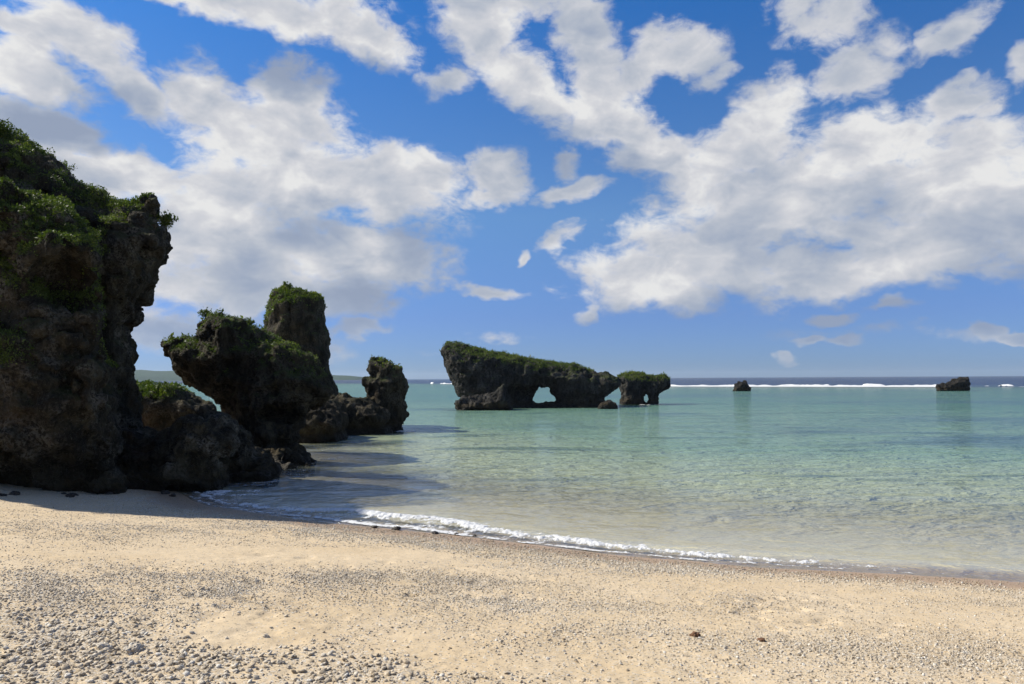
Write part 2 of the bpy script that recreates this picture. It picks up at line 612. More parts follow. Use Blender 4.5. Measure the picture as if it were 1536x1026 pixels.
    ids, ct = np.unique(lab, return_counts=True)
    keep = lab == ids[ct.argmax()]
    remap = np.cumsum(keep) - 1
    q = remap[q[keep[q].all(1)]]
    v = v[keep]
    nn = vnormals(v, q)
    a, b, c = v.T
    disp = (fbm(a, b, c, fine_scale, 4, 0.55, ridged=True, seed=seed + 60) - 0.4) * fine
    jx, jy, jz = (fbm(a, b, c, 2.0 * kscale, 2, seed=seed + 81 + i) * 0.22 / kscale for i in range(3))
    w1 = worley(a + jx, b + jy, (c + jz) * 0.8, 1.7 * kscale)
    w2 = worley(a + jz, b + jx, (c + jy) * 0.9, 4.6 * kscale)
    disp = disp + ((w1 - 0.5) * 0.36 + (w2 - 0.5) * 0.14) * karst / kscale
    v = v + nn * disp[:, None]
    nn = vnormals(v, q)
    a, b, c = v.T
    w3 = worley(a, b, c, 10.0 * kscale)
    v = v + nn * ((w3 - 0.5) * 0.055 * karst / kscale)[:, None]
    return v, q, vnormals(v, q)


# ------------------------------------------------------------------ the ground and the shoreline
SHORE = np.array([(-6000, 500), (-200, 90), (-45, 46), (-20, 33), (-11.5, 26), (-9.2, 20), (-8.2, 18), (-7.3, 16.7), (-6.2, 15.3), (-4.8, 14.5), (-3.3, 13.65),
                  (-1.7, 12.75), (-0.75, 12.25), (0.83, 11.35), (2.2, 10.7), (4.0, 10.15), (6.6, 9.4), (10, 8.2), (16, 5.5), (40, -6), (160, -70), (900, -500), (4000, -2500)], float)


def shore_dist(x, y):
    """Signed distance to the waterline, positive on the land side, and the arc length of the nearest point."""
    best = np.full(x.shape, 1e18)
    sg = np.zeros(x.shape)
    arc = np.zeros(x.shape)
    L = 0.0
    for a, b in zip(SHORE[:-1], SHORE[1:]):
        e = b - a
        le = math.hypot(*e)
        wx, wy = x - a[0], y - a[1]
        t = np.clip((wx * e[0] + wy * e[1]) / (le * le), 0, 1)
        d = (wx - t * e[0]) ** 2 + (wy - t * e[1]) ** 2
        cr = e[0] * wy - e[1] * wx
        cl = d < best
        best = np.where(cl, d, best)
        sg = np.where(cl, np.where(cr < 0, 1.0, -1.0), sg)
        arc = np.where(cl, L + t * le, arc)
        L += le
    return sg * np.sqrt(best), arc


def reef_edge(x):
    return np.interp(x, [-4000, -400, -60, -30, 0, 47, 109, 200, 320, 900, 5000], [2400, 700, 420, 360, 290, 212, 172, 146, 128, 40, -400])


def ground_base(s):
    up = 0.125 * s
    land = 1.0 - np.log1p(np.exp(np.clip((1.0 - up) * 9, -50, 50))) / 9 + 0.012 * np.maximum(s - 8, 0)
    land = np.minimum(land, 3.0)
    d = np.maximum(-s, 0)
    sea = -(0.10 * d - 0.0)
    sea = -0.55 * (1 - np.exp(-d * 0.10 / 0.55)) - 0.9 * (1 - np.exp(-np.maximum(d - 5, 0) / 30)) - 7.0 / (1 + np.exp(-(d - 236) / 6))
    return np.where(s > 0, land, sea)


def ground_z(x, y, detail=True):
    x, y = np.asarray(x, float), np.asarray(y, float)
    s, _a = shore_dist(x, y)
    # scalloped swash line
    s = s + 0.14 * fbm(x, y, x * 0, 0.55, 3, seed=5) * np.exp(-(s / 2.0) ** 2)
    z = ground_base(s)
    r = np.hypot(x, y)
    near = np.exp(-(r / 16) ** 2)
    z = z + fbm(x, y, 0 * x, 0.35, 3, seed=2) * 0.045 * near * (1 - np.exp(-np.abs(s) / 1.2))
    if detail:
        dry = np.clip(s / 1.0, 0, 1) * near
        lump = fbm(x, y, 0 * x, 3.2, 3, 0.5, seed=8)
        foot = np.clip(-fbm(x, y * 1.2, 0 * x, 5.2, 2, 0.5, seed=21) - 0.12, 0, 1) * np.clip(0.55 + 1.6 * fbm(x, y, 0 * x, 0.8, 2, seed=27), 0.05, 1.6)
        z = z + dry * (lump * 0.016 - foot * 0.05 + fbm(x, y, 0 * x, 17.0, 2, seed=15) * 0.005)
    return z


def G(px, py):
    """Where the sight line of a photo pixel meets the beach."""
    r = ray(px, py)
    lo, hi = 1.0, 40.0
    ts = np.linspace(lo, hi, 4000)
    pts = CAM[None] + r[None] * (ts / r[1])[:, None]
    k = np.argmax(pts[:, 2] < ground_z(pts[:, 0], pts[:, 1], False))
    return pts[k]


def polar(radii, angles):
    rr, aa = np.meshgrid(radii, angles, indexing='ij')
    v = np.stack((rr * np.sin(aa), rr * np.cos(aa)), -1).reshape(-1, 2)
    nr, na = len(radii), len(angles)
    i, j = np.meshgrid(np.arange(nr - 1), np.arange(na), indexing='ij')
    j2 = (j + 1) % na
    q = np.stack((i * na + j, i * na + j2, (i + 1) * na + j2, (i + 1) * na + j), -1).reshape(-1, 4)[:, ::-1]
    return v, q


fine_a = np.linspace(-rad(46), rad(46), 760)
rest_a = np.linspace(rad(46), rad(314), 70)[1:-1]
ANG = np.concatenate((fine_a, rest_a))
RAD = np.concatenate((np.geomspace(0.4, 3.0, 20)[:-1], np.geomspace(3.0, 26, 560)[:-1], np.geomspace(26, 6000, 150)))

sandm, n = material('beach sand')
p = n.pos()
sepp = n.new('ShaderNodeSeparateXYZ')
n.link(p, sepp.inputs[0])
n1 = n.noise(p, 0.7, 4, 0.6)
n2 = n.noise(p, 260, 2, 0.6)
n3 = n.noise(p, 9, 5, 0.6)
c = n.mix(n.smooth(n1, 0.35, 0.65), (0.524, 0.41, 0.258), (0.57, 0.46, 0.308))
c = n.mix(n.math('MULTIPLY', n.smooth(n3, 0.45, 0.75), 0.35), c, (0.395, 0.304, 0.198))
c = n.mix(n.math('MULTIPLY', n.smooth(n2, 0.4, 0.7), 0.30), c, (0.334, 0.251, 0.152))
rub = n.attr('rubble')
vc = n.new('ShaderNodeTexVoronoi')
n.link(n.vmath('ADD', p, n.vmath('SCALE', n.noise(p, 40, 2, color=True), scale=0.012)), vc.inputs['Vector'])
vc.inputs['Scale'].default_value = 75
vsep = n.new('ShaderNodeSeparateColor')
n.link(vc.outputs['Color'], vsep.inputs[0])
grit = n.math('LESS_THAN', vsep.outputs[0], n.math('ADD', n.math('MULTIPLY', rub, 0.75), 0.10))   # which cells hold a chip of coral
gcol = n.ramp(vsep.outputs[1], [(0.0, (0.167, 0.129, 0.0836)), (0.3, (0.319, 0.266, 0.19)), (0.7, (0.471, 0.418, 0.334)), (1.0, (0.578, 0.547, 0.486))])
c = n.mix(n.math('MULTIPLY', grit, 0.85), c, gcol)
wet = n.smooth(n.math('ADD', sepp.outputs[2], n.math('MULTIPLY', n.math('SUBTRACT', n.noise(p, 1.3, 4), 0.5), 0.10)), 0.06, 0.15, 1.0, 0.0)
c = n.mix(wet, c, (0.34, 0.235, 0.145))
c = n.mix(n.smooth(sepp.outputs[2], -0.12, -0.02, 1.0, 0.0), c, (0.74, 0.66, 0.48))
h = n.math('ADD', n.math('MULTIPLY', n2, 0.25), n.noise(p, 60, 4, 0.65))
h = n.math('ADD', h, n.math('MULTIPLY', grit, n.math('SUBTRACT', 0.8, n.math('MULTIPLY', vc.outputs['Distance'], 1.0))))
b = n.bump(h, 0.55, 0.010)
n.out(n.principled(c, n.math('SUBTRACT', 0.95, n.math('MULTIPLY', wet, 0.50)), b, n.math('ADD', 0.22, n.math('MULTIPLY', wet, 0.15))))

v2, q = polar(RAD, ANG)
gz = ground_z(v2[:, 0], v2[:, 1])
gv = np.concatenate((np.column_stack((v2, gz)), [[0, 0, 1.0]]))
na = len(ANG)
fan = np.stack((np.full(na, len(gv) - 1), (np.arange(na) + 1) % na, np.arange(na)), 1)[:, ::-1]
fan = fan[:, ::-1] if False else fan
me = mesh_np('beach', gv, [q, fan])
RUBBLE_ME = me
ground = link('beach', me, sandm)
tag(ground, 'pale golden sand beach sloping down under the shallow sea', 'beach', kind='structure')


# ------------------------------------------------------------------ the sea
waterm, n = material('sea water')
p = n.pos()
dep = n.attr('depth')
sd = n.attr('offshore')
rot = rad(-24)
pm = n.mapping(p, scale=(0.62, 1.15, 1), rot=(0, 0, rad(10)))
wl = n.noise(pm, 0.45, 2, 0.5, dist=0.4)
wm = n.noise(pm, 1.7, 3, 0.55, dist=0.7)
ws = n.noise(n.mapping(p, scale=(0.7, 1.2, 1)), 5.5, 3, 0.6, dist=0.6)
hgt = n.math('ADD', n.math('MULTIPLY', wl, 0.5), n.math('ADD', n.math('MULTIPLY', wm, 0.42), n.math('MULTIPLY', ws, 0.15)))
bp = n.bump(hgt, 1.0, 0.6)
# what the water lies over: sand, weed and reef, with some shadow painted in
pat = n.noise(n.mapping(p, scale=(0.6, 1.0, 1)), 0.11, 5, 0.62, dist=0.8)
pat2 = n.noise(n.mapping(p, scale=(0.5, 1.6, 1), loc=(4, 9, 0)), 0.22, 5, 0.65, dist=0.5)
shal = n.ramp(n.lin(sd, 0, 60), [(0.0, (0.58, 0.52, 0.35)), (0.05, (0.54, 0.515, 0.335)), (0.12, (0.385, 0.43, 0.265)), (0.28, (0.195, 0.315, 0.205)), (1.0, (0.098, 0.225, 0.152))])
be = n.attr('beyond')                       # metres past the reef edge
mid = n.ramp(n.lin(be, -180, 60), [(0.0, (0.098, 0.225, 0.152)), (0.5, (0.080, 0.18, 0.125)), (0.70, (0.076, 0.141, 0.095)), (0.77, (0.0152, 0.0418, 0.076)), (1.0, (0.00304, 0.0137, 0.0646))])
body = n.mix(n.smooth(be, -190, -130), shal, mid)
body = n.mix(n.math('MULTIPLY', n.attr('reef'), n.smooth(n.noise(p, 0.9, 4, 0.6), 0.25, 0.6, 0.55, 0.97)), body, (0.0137, 0.0213, 0.0106))  # dark reef body colour, also painted over the cast shadow beside the left rocks
weed = n.math('MULTIPLY', n.smooth(pat2, 0.53, 0.66), n.math('MULTIPLY', n.smooth(sd, 3, 9), n.smooth(sd, 200, 240, 1, 0)))
body = n.mix(n.math('MULTIPLY', weed, 0.7), body, (0.038, 0.0912, 0.0646))
blue = n.math('ADD', n.math('MULTIPLY', n.smooth(pat, 0.52, 0.68), n.smooth(sd, 10, 25)), n.math('MULTIPLY', n.attr('deep_patch'), n.smooth(pat2, 0.36, 0.56)), clamp=True)
body = n.mix(n.math('MULTIPLY', blue, 0.55), body, (0.0456, 0.114, 0.16))
dif = n.new('ShaderNodeBsdfDiffuse')
n.link(body, dif.inputs[0])
dif.inputs['Roughness'].default_value = 0.0
hd = n.math('ADD', n.math('MULTIPLY', wl, 0.30), n.math('ADD', n.math('MULTIPLY', wm, 0.40), n.math('MULTIPLY', ws, 0.16)))
n.link(n.bump(hd, 1.0, 0.9), dif.inputs['Normal'])
tr = n.new('ShaderNodeBsdfTransparent')
tr.inputs[0].default_value = (0.97, 1.0, 0.98, 1)
clear = n.mixsh(n.smooth(dep, 0.0, 0.6, 0.12, 0.97), tr.outputs[0], dif.outputs[0])
gl = n.new('ShaderNodeBsdfGlossy')
gl.inputs['Roughness'].default_value = 0.06
n.link(bp, gl.inputs['Normal'])
fr = n.new('ShaderNodeFresnel')
fr.inputs['IOR'].default_value = 1.33
n.link(bp, fr.inputs['Normal'])
fac = n.math('MULTIPLY', fr.outputs[0], 0.47)
n.out(n.mixsh(fac, clear, gl.outputs[0]))

v2, q = polar(np.concatenate((np.geomspace(4, 30, 460)[:-1], np.geomspace(30, 6000, 220))), ANG)
s_, arc_ = shore_dist(v2[:, 0], v2[:, 1])
dp = -ground_z(v2[:, 0], v2[:, 1], False)
near = np.exp(-(np.hypot(v2[:, 0], v2[:, 1]) / 60) ** 2)
off = -s_
lip = 0.05 * np.exp(-((off - 0.75 - 0.2 * fbm(v2[:, 0], v2[:, 1], 0 * off, 0.4, 2, seed=4)) / 0.28) ** 2) * (0.6 + 0.6 * fbm(v2[:, 0], v2[:, 1], 0 * off, 0.5, 2, seed=14))
wz = 0.006 + lip + near * np.clip(off / 4, 0, 1) * 0.035 * fbm(v2[:, 0] * 0.6, v2[:, 1] * 1.3, 0 * off, 0.8, 3, seed=6)
keep = off > -1.6                                 # stop a little inland, under the sand
qk = q[keep[q].all(1)]
used = np.zeros(len(v2), bool)
used[qk] = True
rm = np.cumsum(used) - 1
me = mesh_np('sea', np.column_stack((v2, wz))[used], rm[qk])
vattr(me, 'depth', dp[used])
vattr(me, 'offshore', off[used])
vattr(me, 'beyond', (v2[:, 1] - reef_edge(v2[:, 0]))[used])
reef_shade = np.zeros(len(v2))
for ax, ay, bx, by, wd in ((-5.6, 18.0, -4.2, 19.6, 2.3), (-6.0, 21.0, -6.5, 25.5, 1.7), (-8.3, 28.5, -5.6, 29.8, 1.3), (-8, 34.5, -5.6, 36.0, 1.5), (-2, 64.5, 9, 65.5, 0.9), (11, 71, 14, 71, 0.8), (-5, 61, -1, 61, 1.0)):  # dark reef strips; the nearest lies on the rocks' cast shadow to deepen it
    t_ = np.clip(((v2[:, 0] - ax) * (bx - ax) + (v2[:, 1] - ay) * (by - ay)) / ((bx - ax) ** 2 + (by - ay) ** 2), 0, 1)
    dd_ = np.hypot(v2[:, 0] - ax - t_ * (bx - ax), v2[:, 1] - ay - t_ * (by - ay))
    reef_shade = np.maximum(reef_shade, np.exp(-(dd_ / wd) ** 2))
vattr(me, 'reef', reef_shade[used])
dpz = np.zeros(len(v2))
for cx, cy, rx, ry in ((21, 34, 9, 7), (30, 44, 14, 8), (48, 75, 22, 12), (-1.6, 17.0, 1.7, 0.6), (0.6, 19.2, 2.0, 0.5), (24, 105, 30, 12), (8, 38, 5, 2)):
    dpz = np.maximum(dpz, np.exp(-((v2[:, 0] - cx) / rx) ** 2 - ((v2[:, 1] - cy) / ry) ** 2))
vattr(me, 'deep_patch', dpz[used])
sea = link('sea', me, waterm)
tag(sea, 'clear turquoise lagoon water turning deep blue beyond the reef', 'sea', kind='structure')


# ------------------------------------------------------------------ foam
foamm, n = material('sea foam')
p = n.pos()
fsh = n.principled(n.mix(n.noise(p, 30, 3), (0.532, 0.547, 0.547), (0.654, 0.661, 0.661)), 0.7, n.bump(n.noise(p, 45, 4, 0.7), 0.7, 0.02), 0.3)
holes = n.math('ADD', n.math('MULTIPLY', n.attr('thick'), 1.25), n.math('MULTIPLY', n.math('SUBTRACT', n.noise(p, 38, 4, 0.65), 0.5), 1.6))
ftr = n.new('ShaderNodeBsdfTransparent')
n.out(n.mixsh(n.smooth(holes, 0.05, 0.65), ftr.outputs[0], fsh))


def arc_point(L):
    seg = np.hypot(*np.diff(SHORE, axis=0).T)
    cum = np.concatenate(([0], np.cumsum(seg)))
    x = np.interp(L, cum, SHORE[:, 0])
    y = np.interp(L, cum, SHORE[:, 1])
    return x, y


def grid_faces(na_, nb_):
    i, j = np.meshgrid(np.arange(na_ - 1), np.arange(nb_ - 1), indexing='ij')
    return np.stack((i * nb_ + j, (i + 1) * nb_ + j, (i + 1) * nb_ + j + 1, i * nb_ + j + 1), -1).reshape(-1, 4)


def prune(v, q, keepv, thick=None):
    q = q[keepv[q].sum(1) >= 3]
    u = np.zeros(len(v), bool)
    u[q] = True
    r = np.cumsum(u) - 1
    return (v[u], r[q]) if thick is None else (v[u], r[q], thick[u])


def foam_object(name, arr, label, cat):
    me = mesh_np(name, arr[0], arr[1])
    vattr(me, 'thick', arr[2])
    return tag(link(name, me, foamm), label, cat, kind='stuff')


def shore_foam():
    _s, a0 = shore_dist(np.array([-7.6]), np.array([17.2]))
    _s, a1 = shore_dist(np.array([6.2]), np.array([9.5]))
    L = np.arange(a0[0], a1[0], 0.014)
    O = np.arange(-0.10, 1.15, 0.016)             # metres offshore
    lx, ly = arc_point(L)
    ker = np.ones(61) / 61
    def sm(a):
        return np.convolve(np.pad(a, 30, mode='edge'), ker, 'valid')
    lx, ly = sm(lx), sm(ly)
    tx, ty = np.gradient(lx), np.gradient(ly)
    tl = np.hypot(tx, ty)
    nx_, ny_ = -ty / tl, tx / tl                   # offshore side
    X = lx[:, None] + nx_[:, None] * O[None]
    Y = ly[:, None] + ny_[:, None] * O[None]
    # strength along the shore, by x
    st = np.interp(lx, [-7.6, -6.6, -4.6, -3.4, -2.2, -0.8, -0.2, 0.6, 2.0, 3.2, 4.4, 5.4, 6.2], [0.38, 0.45, 0.55, 0.9, 1.0, 0.85, 0.45, 0.8, 0.7, 0.55, 0.32, 0.12, 0.0])
    wid = np.interp(lx, [-7.6, -5, -3.2, -2.0, -0.6, 0.6, 2.2, 4, 6.2], [0.40, 0.50, 0.95, 1.0, 0.65, 0.50, 0.44, 0.32, 0.2])
    wob = 0.10 * fbm(lx, ly, 0 * lx, 1.1, 3, seed=33)
    front = 0.03 + wob
    back = front + wid * (1 + 0.35 * fbm(lx, ly, 0 * lx, 0.9, 3, seed=35))
    o = O[None] + 0 * X
    lace = fbm(X, Y, 0 * X, 9.0, 4, 0.6, seed=50)
    web = fbm(X, Y, 0 * X, 5.0, 3, 0.6, ridged=True, seed=53)
    u = (o - front[:, None]) / np.maximum(back - front, 0.05)[:, None]
    edge = np.exp(-((u - 0.10) / 0.10) ** 2) * 0.55 + np.exp(-((u - 0.78) / 0.20) ** 2) * 0.75 + 0.15
    lace2 = fbm(X, Y, 0 * X, 22.0, 3, 0.6, seed=57)
    mask = edge * st[:, None] + 0.50 * lace + 0.26 * web + 0.40 * lace2 - 0.36
    mask = np.where((u < 0) | (u > 1.15), -1, mask)
    crest = np.exp(-((u - 0.75) / 0.2) ** 2) * st[:, None]
    Z = 0.012 + np.clip(mask, 0, 0.5) * 0.03 + crest * (0.018 + 0.025 * lace + 0.02 * lace2) * np.clip(mask * 4, 0, 1)
    lipz = 0.05 * np.exp(-((o - 0.75) / 0.28) ** 2)
    gz_ = ground_z(X.ravel(), Y.ravel(), False).reshape(X.shape)
    Z = np.maximum(Z + lipz, gz_ + 0.012)
    v = np.stack((X, Y, Z), -1).reshape(-1, 3)
    return prune(v, grid_faces(len(L), len(O)), (mask > -0.12).ravel(), np.clip(mask * 1.6 + 0.12, 0, 1).ravel())


foam_object('swash_foam', shore_foam(), 'thin white foam line of the small wave washing up the sand', 'foam')


def wash(cx, cy, rx, ry, seed, thr=0.0):
    X, Y = np.meshgrid(np.arange(-rx * 1.4, rx * 1.4, 0.022 * max(1, cy / 18)), np.arange(-ry * 1.4, ry * 1.4, 0.022 * max(1, cy / 18)), indexing='ij')
    r = np.hypot(X / rx, Y / ry)
    X1, Y1 = X + cx, Y + cy
    mask = 0.35 - 0.75 * np.abs(r - 0.55) + 0.55 * fbm(X1, Y1, 0 * X, 2.2, 3, 0.6, seed=seed) + 0.3 * fbm(X1, Y1, 0 * X, 9.0, 3, 0.6, ridged=True, seed=seed + 3) - 0.35 - thr
    Z = 0.03 + np.clip(mask, 0, 0.4) * 0.10
    return prune(np.stack((X1, Y1, Z), -1).reshape(-1, 3), grid_faces(*X.shape), (mask > -0.1).ravel(), np.clip(mask * 2 + 0.1, 0, 1).ravel())


for cx, cy, rx, ry, sd_, lab in ((-6.2, 24.2, 0.9, 0.8, 71, 'scrap of white foam off the end of the cliff ledge'), (-5.3, 36.3, 0.8, 0.5, 72, 'scrap of white foam at the foot of the knobbly pinnacle'),
                                 (13.2, 70.2, 1.6, 0.7, 73, 'white wash in front of the small undercut islet'), (-8.2, 33.0, 2.0, 0.5, 74, 'thin foam along the low rock shelf'), (-6.2, 16.9, 0.9, 0.6, 75, 'foam scraps in the shaded corner below the cliff ledge')):
    arr = wash(cx, cy, rx, ry, sd_)
    if len(arr[1]):
        foam_object('wash_foam', arr, lab, 'foam')


def breaker(x0, x1, y, hgt, gap, seed, run=6.0):
    X1 = np.arange(x0, x1, 0.35)
    O = np.linspace(-run, 2.0, 34)
    X, o = np.meshgrid(X1, O, indexing='ij')
    Y = reef_edge(X) + y + o + 5 * fbm(X, 0 * X, 0 * X, 0.018, 3, seed=seed)
    pres = fbm(X, 0 * X, 0 * X, 0.06, 4, 0.6, seed=seed + 5)[:, :1] - gap
    pres = np.clip(pres * 5, -1, 1)
    lump = fbm(X, Y, 0 * X, 0.5, 4, 0.6, seed=seed + 9)
    prof = np.where(o > 0, np.exp(-(o / 0.7) ** 2), np.exp(-(o / (run * 0.35)) ** 2))
    mask = prof * (0.5 + 0.5 * pres) + 0.25 * lump + 0.35 * pres - 0.25
    Z = 0.05 + hgt * prof * np.clip(0.40 + 0.45 * pres + 0.75 * lump + 0.9 * fbm(X, 0 * X, 0 * X, 0.11, 2, seed=seed + 15), 0.05, 1.5) * np.clip(mask * 4, 0, 1)
    v = np.stack((X, Y, Z), -1).reshape(-1, 3)
    return prune(v, grid_faces(len(X1), len(O))[:, ::-1], (mask > 0).ravel(), np.clip(mask * 5 + 0.35, 0, 1).ravel())


for x0, x1, y, hg, gap, sd_, lab in (
        (40, 300, 0, 0.45, -0.02, 3, 'long white breakers rolling onto the reef edge'),
        (45, 330, 17, 0.60, 0.10, 13, 'white wave crest rearing up behind the nearest breakers'),
        (-75, 20, 4, 0.8, 0.10, 23, 'small broken white crests between the pinnacle and the arch rock'),
        (90, 330, -9, 0.30, 0.10, 31, 'low spent foam lines inside the reef edge')):
    foam_object('breaking_wave', breaker(x0, x1, y, hg, gap, sd_), lab, 'wave')


# ------------------------------------------------------------------ rock material
def rock_material(name, dark, lightc, stain, moss=0.6, scale=1.0, lightness=0.5):
    mt, n = material(name)
    p = n.pos()
    geo = n.new('ShaderNodeNewGeometry')
    sx = n.new('ShaderNodeSeparateXYZ')
    n.link(geo.outputs['Normal'], sx.inputs[0])
    ps = n.new('ShaderNodeSeparateXYZ')
    n.link(p, ps.inputs[0])
    a = n.noise(p, 1.1 * scale, 6, 0.62, dist=0.5)
    b_ = n.noise(n.mapping(p, scale=(1.6, 1.6, 0.45)), 2.6 * scale, 6, 0.68)
    g = n.noise(p, 14 * scale, 4, 0.7)
    g2 = n.noise(p, 26 * scale, 3, 0.7)
    col = n.mix(n.smooth(b_, 0.44, 0.60), tuple(x * 0.7 for x in dark), tuple(x * 2.4 for x in dark))
    col = n.mix(n.math('MULTIPLY', n.smooth(g2, 0.56, 0.70), 0.6), col, lightc)
    col = n.mix(n.math('MULTIPLY', n.smooth(a, 0.50 - 0.1 * lightness, 0.66), n.smooth(g, 0.44, 0.56)), col, lightc)
    st = n.noise(n.mapping(p, loc=(5, 2, 8)), 0.8 * scale, 4, 0.6)
    lowb = n.smooth(ps.outputs[2], 0.4, 2.6, 1.0, 0.25)
    col = n.mix(n.math('MULTIPLY', n.math('MULTIPLY', n.smooth(st, 0.55, 0.72), lowb), 0.75), col, stain)
    up = n.smooth(sx.outputs[2], 0.15, 0.75)
    hi = n.smooth(ps.outputs[2], 1.3, 2.6)
    mo = n.math('MULTIPLY', n.math('MULTIPLY', up, hi), n.smooth(n.noise(p, 1.7 * scale, 5, 0.65), 0.40, 0.60))
    col = n.mix(n.math('MULTIPLY', mo, moss), col, (0.045, 0.06, 0.015))
    col = n.mix(1.0, col, n.ramp(n.noise(n.mapping(p, loc=(1, 7, 3)), 0.55 * scale, 3, 0.55, dist=0.6), [(0.30, (0.5, 0.5, 0.48)), (0.52, (1.0, 1.0, 1.0)), (0.70, (1.75, 1.7, 1.6))]), 'MULTIPLY')
    band = n.math('MULTIPLY', n.smooth(n.math('ADD', ps.outputs[2], n.math('MULTIPLY', n.math('SUBTRACT', b_, 0.5), 0.9)), 0.35, 0.75, 1.0, 0.0), n.smooth(g, 0.40, 0.58, 0.25, 0.9))
    col = n.mix(band, col, (0.050, 0.036, 0.014))      # algae and rust along the tide line
    wetb = n.smooth(n.math('ADD', ps.outputs[2], n.math('MULTIPLY', n.math('SUBTRACT', a, 0.5), 0.5)), 0.15, 0.45, 1.0, 0.0)
    col = n.mix(n.math('MULTIPLY', wetb, 0.7), col, tuple(x * 0.55 for x in dark))
    v1 = n.voronoi(n.vmath('ADD', p, n.vmath('SCALE', n.noise(p, 3 * scale, 3, color=True), scale=0.35)), 3.4 * scale)
    v2_ = n.voronoi(n.vmath('ADD', p, n.vmath('SCALE', n.noise(p, 8 * scale, 3, color=True), scale=0.12)), 11 * scale)
    hh = n.math('ADD', n.math('ADD', n.math('MULTIPLY', v1, 0.5), n.math('MULTIPLY', v2_, 0.28)), n.math('ADD', n.math('MULTIPLY', b_, 0.8), n.math('ADD', n.math('MULTIPLY', g, 0.30), n.math('MULTIPLY', g2, 0.14))))
    bp_ = n.bump(hh, 1.0, 0.26 / scale)
    n.out(n.principled(col, n.math('SUBTRACT', 0.92, n.math('MULTIPLY', wetb, 0.35)), bp_, 0.2))
    return mt


cliffm = rock_material('weathered cliff limestone', (0.019, 0.0165, 0.0095), (0.120, 0.112, 0.088), (0.085, 0.043, 0.016), 0.5)
outm = rock_material('weathered outcrop limestone', (0.020, 0.017, 0.010), (0.085, 0.076, 0.057), (0.060, 0.036, 0.018), 0.8)
archm = rock_material('dark islet limestone', (0.017, 0.016, 0.014), (0.080, 0.077, 0.070), (0.060, 0.038, 0.02), 0.8, 0.6, 0.8)
boulderm = rock_material('dark reef boulder limestone', (0.012, 0.011, 0.009), (0.045, 0.042, 0.036), (0.045, 0.03, 0.016), 0.0, 0.5)


# ------------------------------------------------------------------ leaves
def leaf_material(name, c0, c1, c2):
    mt, n = material(name)
    t_ = n.attr('tone')
    col = n.ramp(t_, [(0.0, c0), (0.55, c1), (1.0, c2)])
    d = n.principled(col, 0.5, None, 0.25)
    tl = n.new('ShaderNodeBsdfTranslucent')
    n.link(n.mix(1.0, col, (1.2, 1.3, 0.5), 'MULTIPLY'), tl.inputs[0])
    n.out(n.mixsh(0.35, d, tl.outputs[0]))
    return mt


scrubm = leaf_material('scrub leaves', (0.022, 0.040, 0.008), (0.065, 0.10, 0.016), (0.17, 0.20, 0.04))
grassm = leaf_material('rock top grass', (0.035, 0.06, 0.010), (0.085, 0.125, 0.018), (0.19, 0.21, 0.045))
barkm, n = material('shrub bark')
n.out(n.principled(n.mix(n.noise(n.pos(), 30, 4), (0.05, 0.035, 0.022), (0.12, 0.09, 0.06)), 0.9, n.bump(n.noise(n.pos(), 60, 3), 0.6, 0.01)))


def leaves(centres, normals, size, spread=0.8, aspect=0.5, up=0.3, rng=RNG, tone_noise=1.2):
    """One bent leaf (two quads) per centre."""
    N = len(centres)
    d = normals * up + rng.normal(size=(N, 3)) * spread
    d[:, 2] += up
    d /= np.linalg.norm(d, axis=1, keepdims=True)
    r = rng.normal(size=(N, 3))
    sdv = np.cross(d, r)
    sdv /= np.maximum(np.linalg.norm(sdv, axis=1, keepdims=True), 1e-6)
    nn = np.cross(sdv, d)
    L = size * np.exp(rng.normal(size=N) * 0.35)
    Wd = L * aspect * (0.7 + 0.6 * rng.random(N))
    L, Wd = L[:, None], Wd[:, None]
    a = centres
    mid = a + d * L * 0.5 + nn * L * 0.10
    tip = a + d * L - nn * L * 0.12
    v = np.stack((a, mid + sdv * Wd * 0.5, mid - sdv * Wd * 0.5, mid + nn * L * -0.06, tip), 1).reshape(-1, 3)
    k = np.arange(N)[:, None] * 5
    q = np.concatenate((k + np.array([[0, 1, 4, 3]]), k + np.array([[0, 3, 4, 2]])))
    c = centres
    tone = 0.5 + 0.45 * fbm(c[:, 0], c[:, 1], c[:, 2], tone_noise, 3, seed=70) + rng.normal(size=N) * 0.17
    return v, q, np.repeat(np.clip(tone, 0, 1), 5)


def leaf_object(name, v, q, tone, mat, parent=None):
    me = mesh_np(name, v, q, False)
    vattr(me, 'tone', tone)
    return link(name, me, mat, parent)


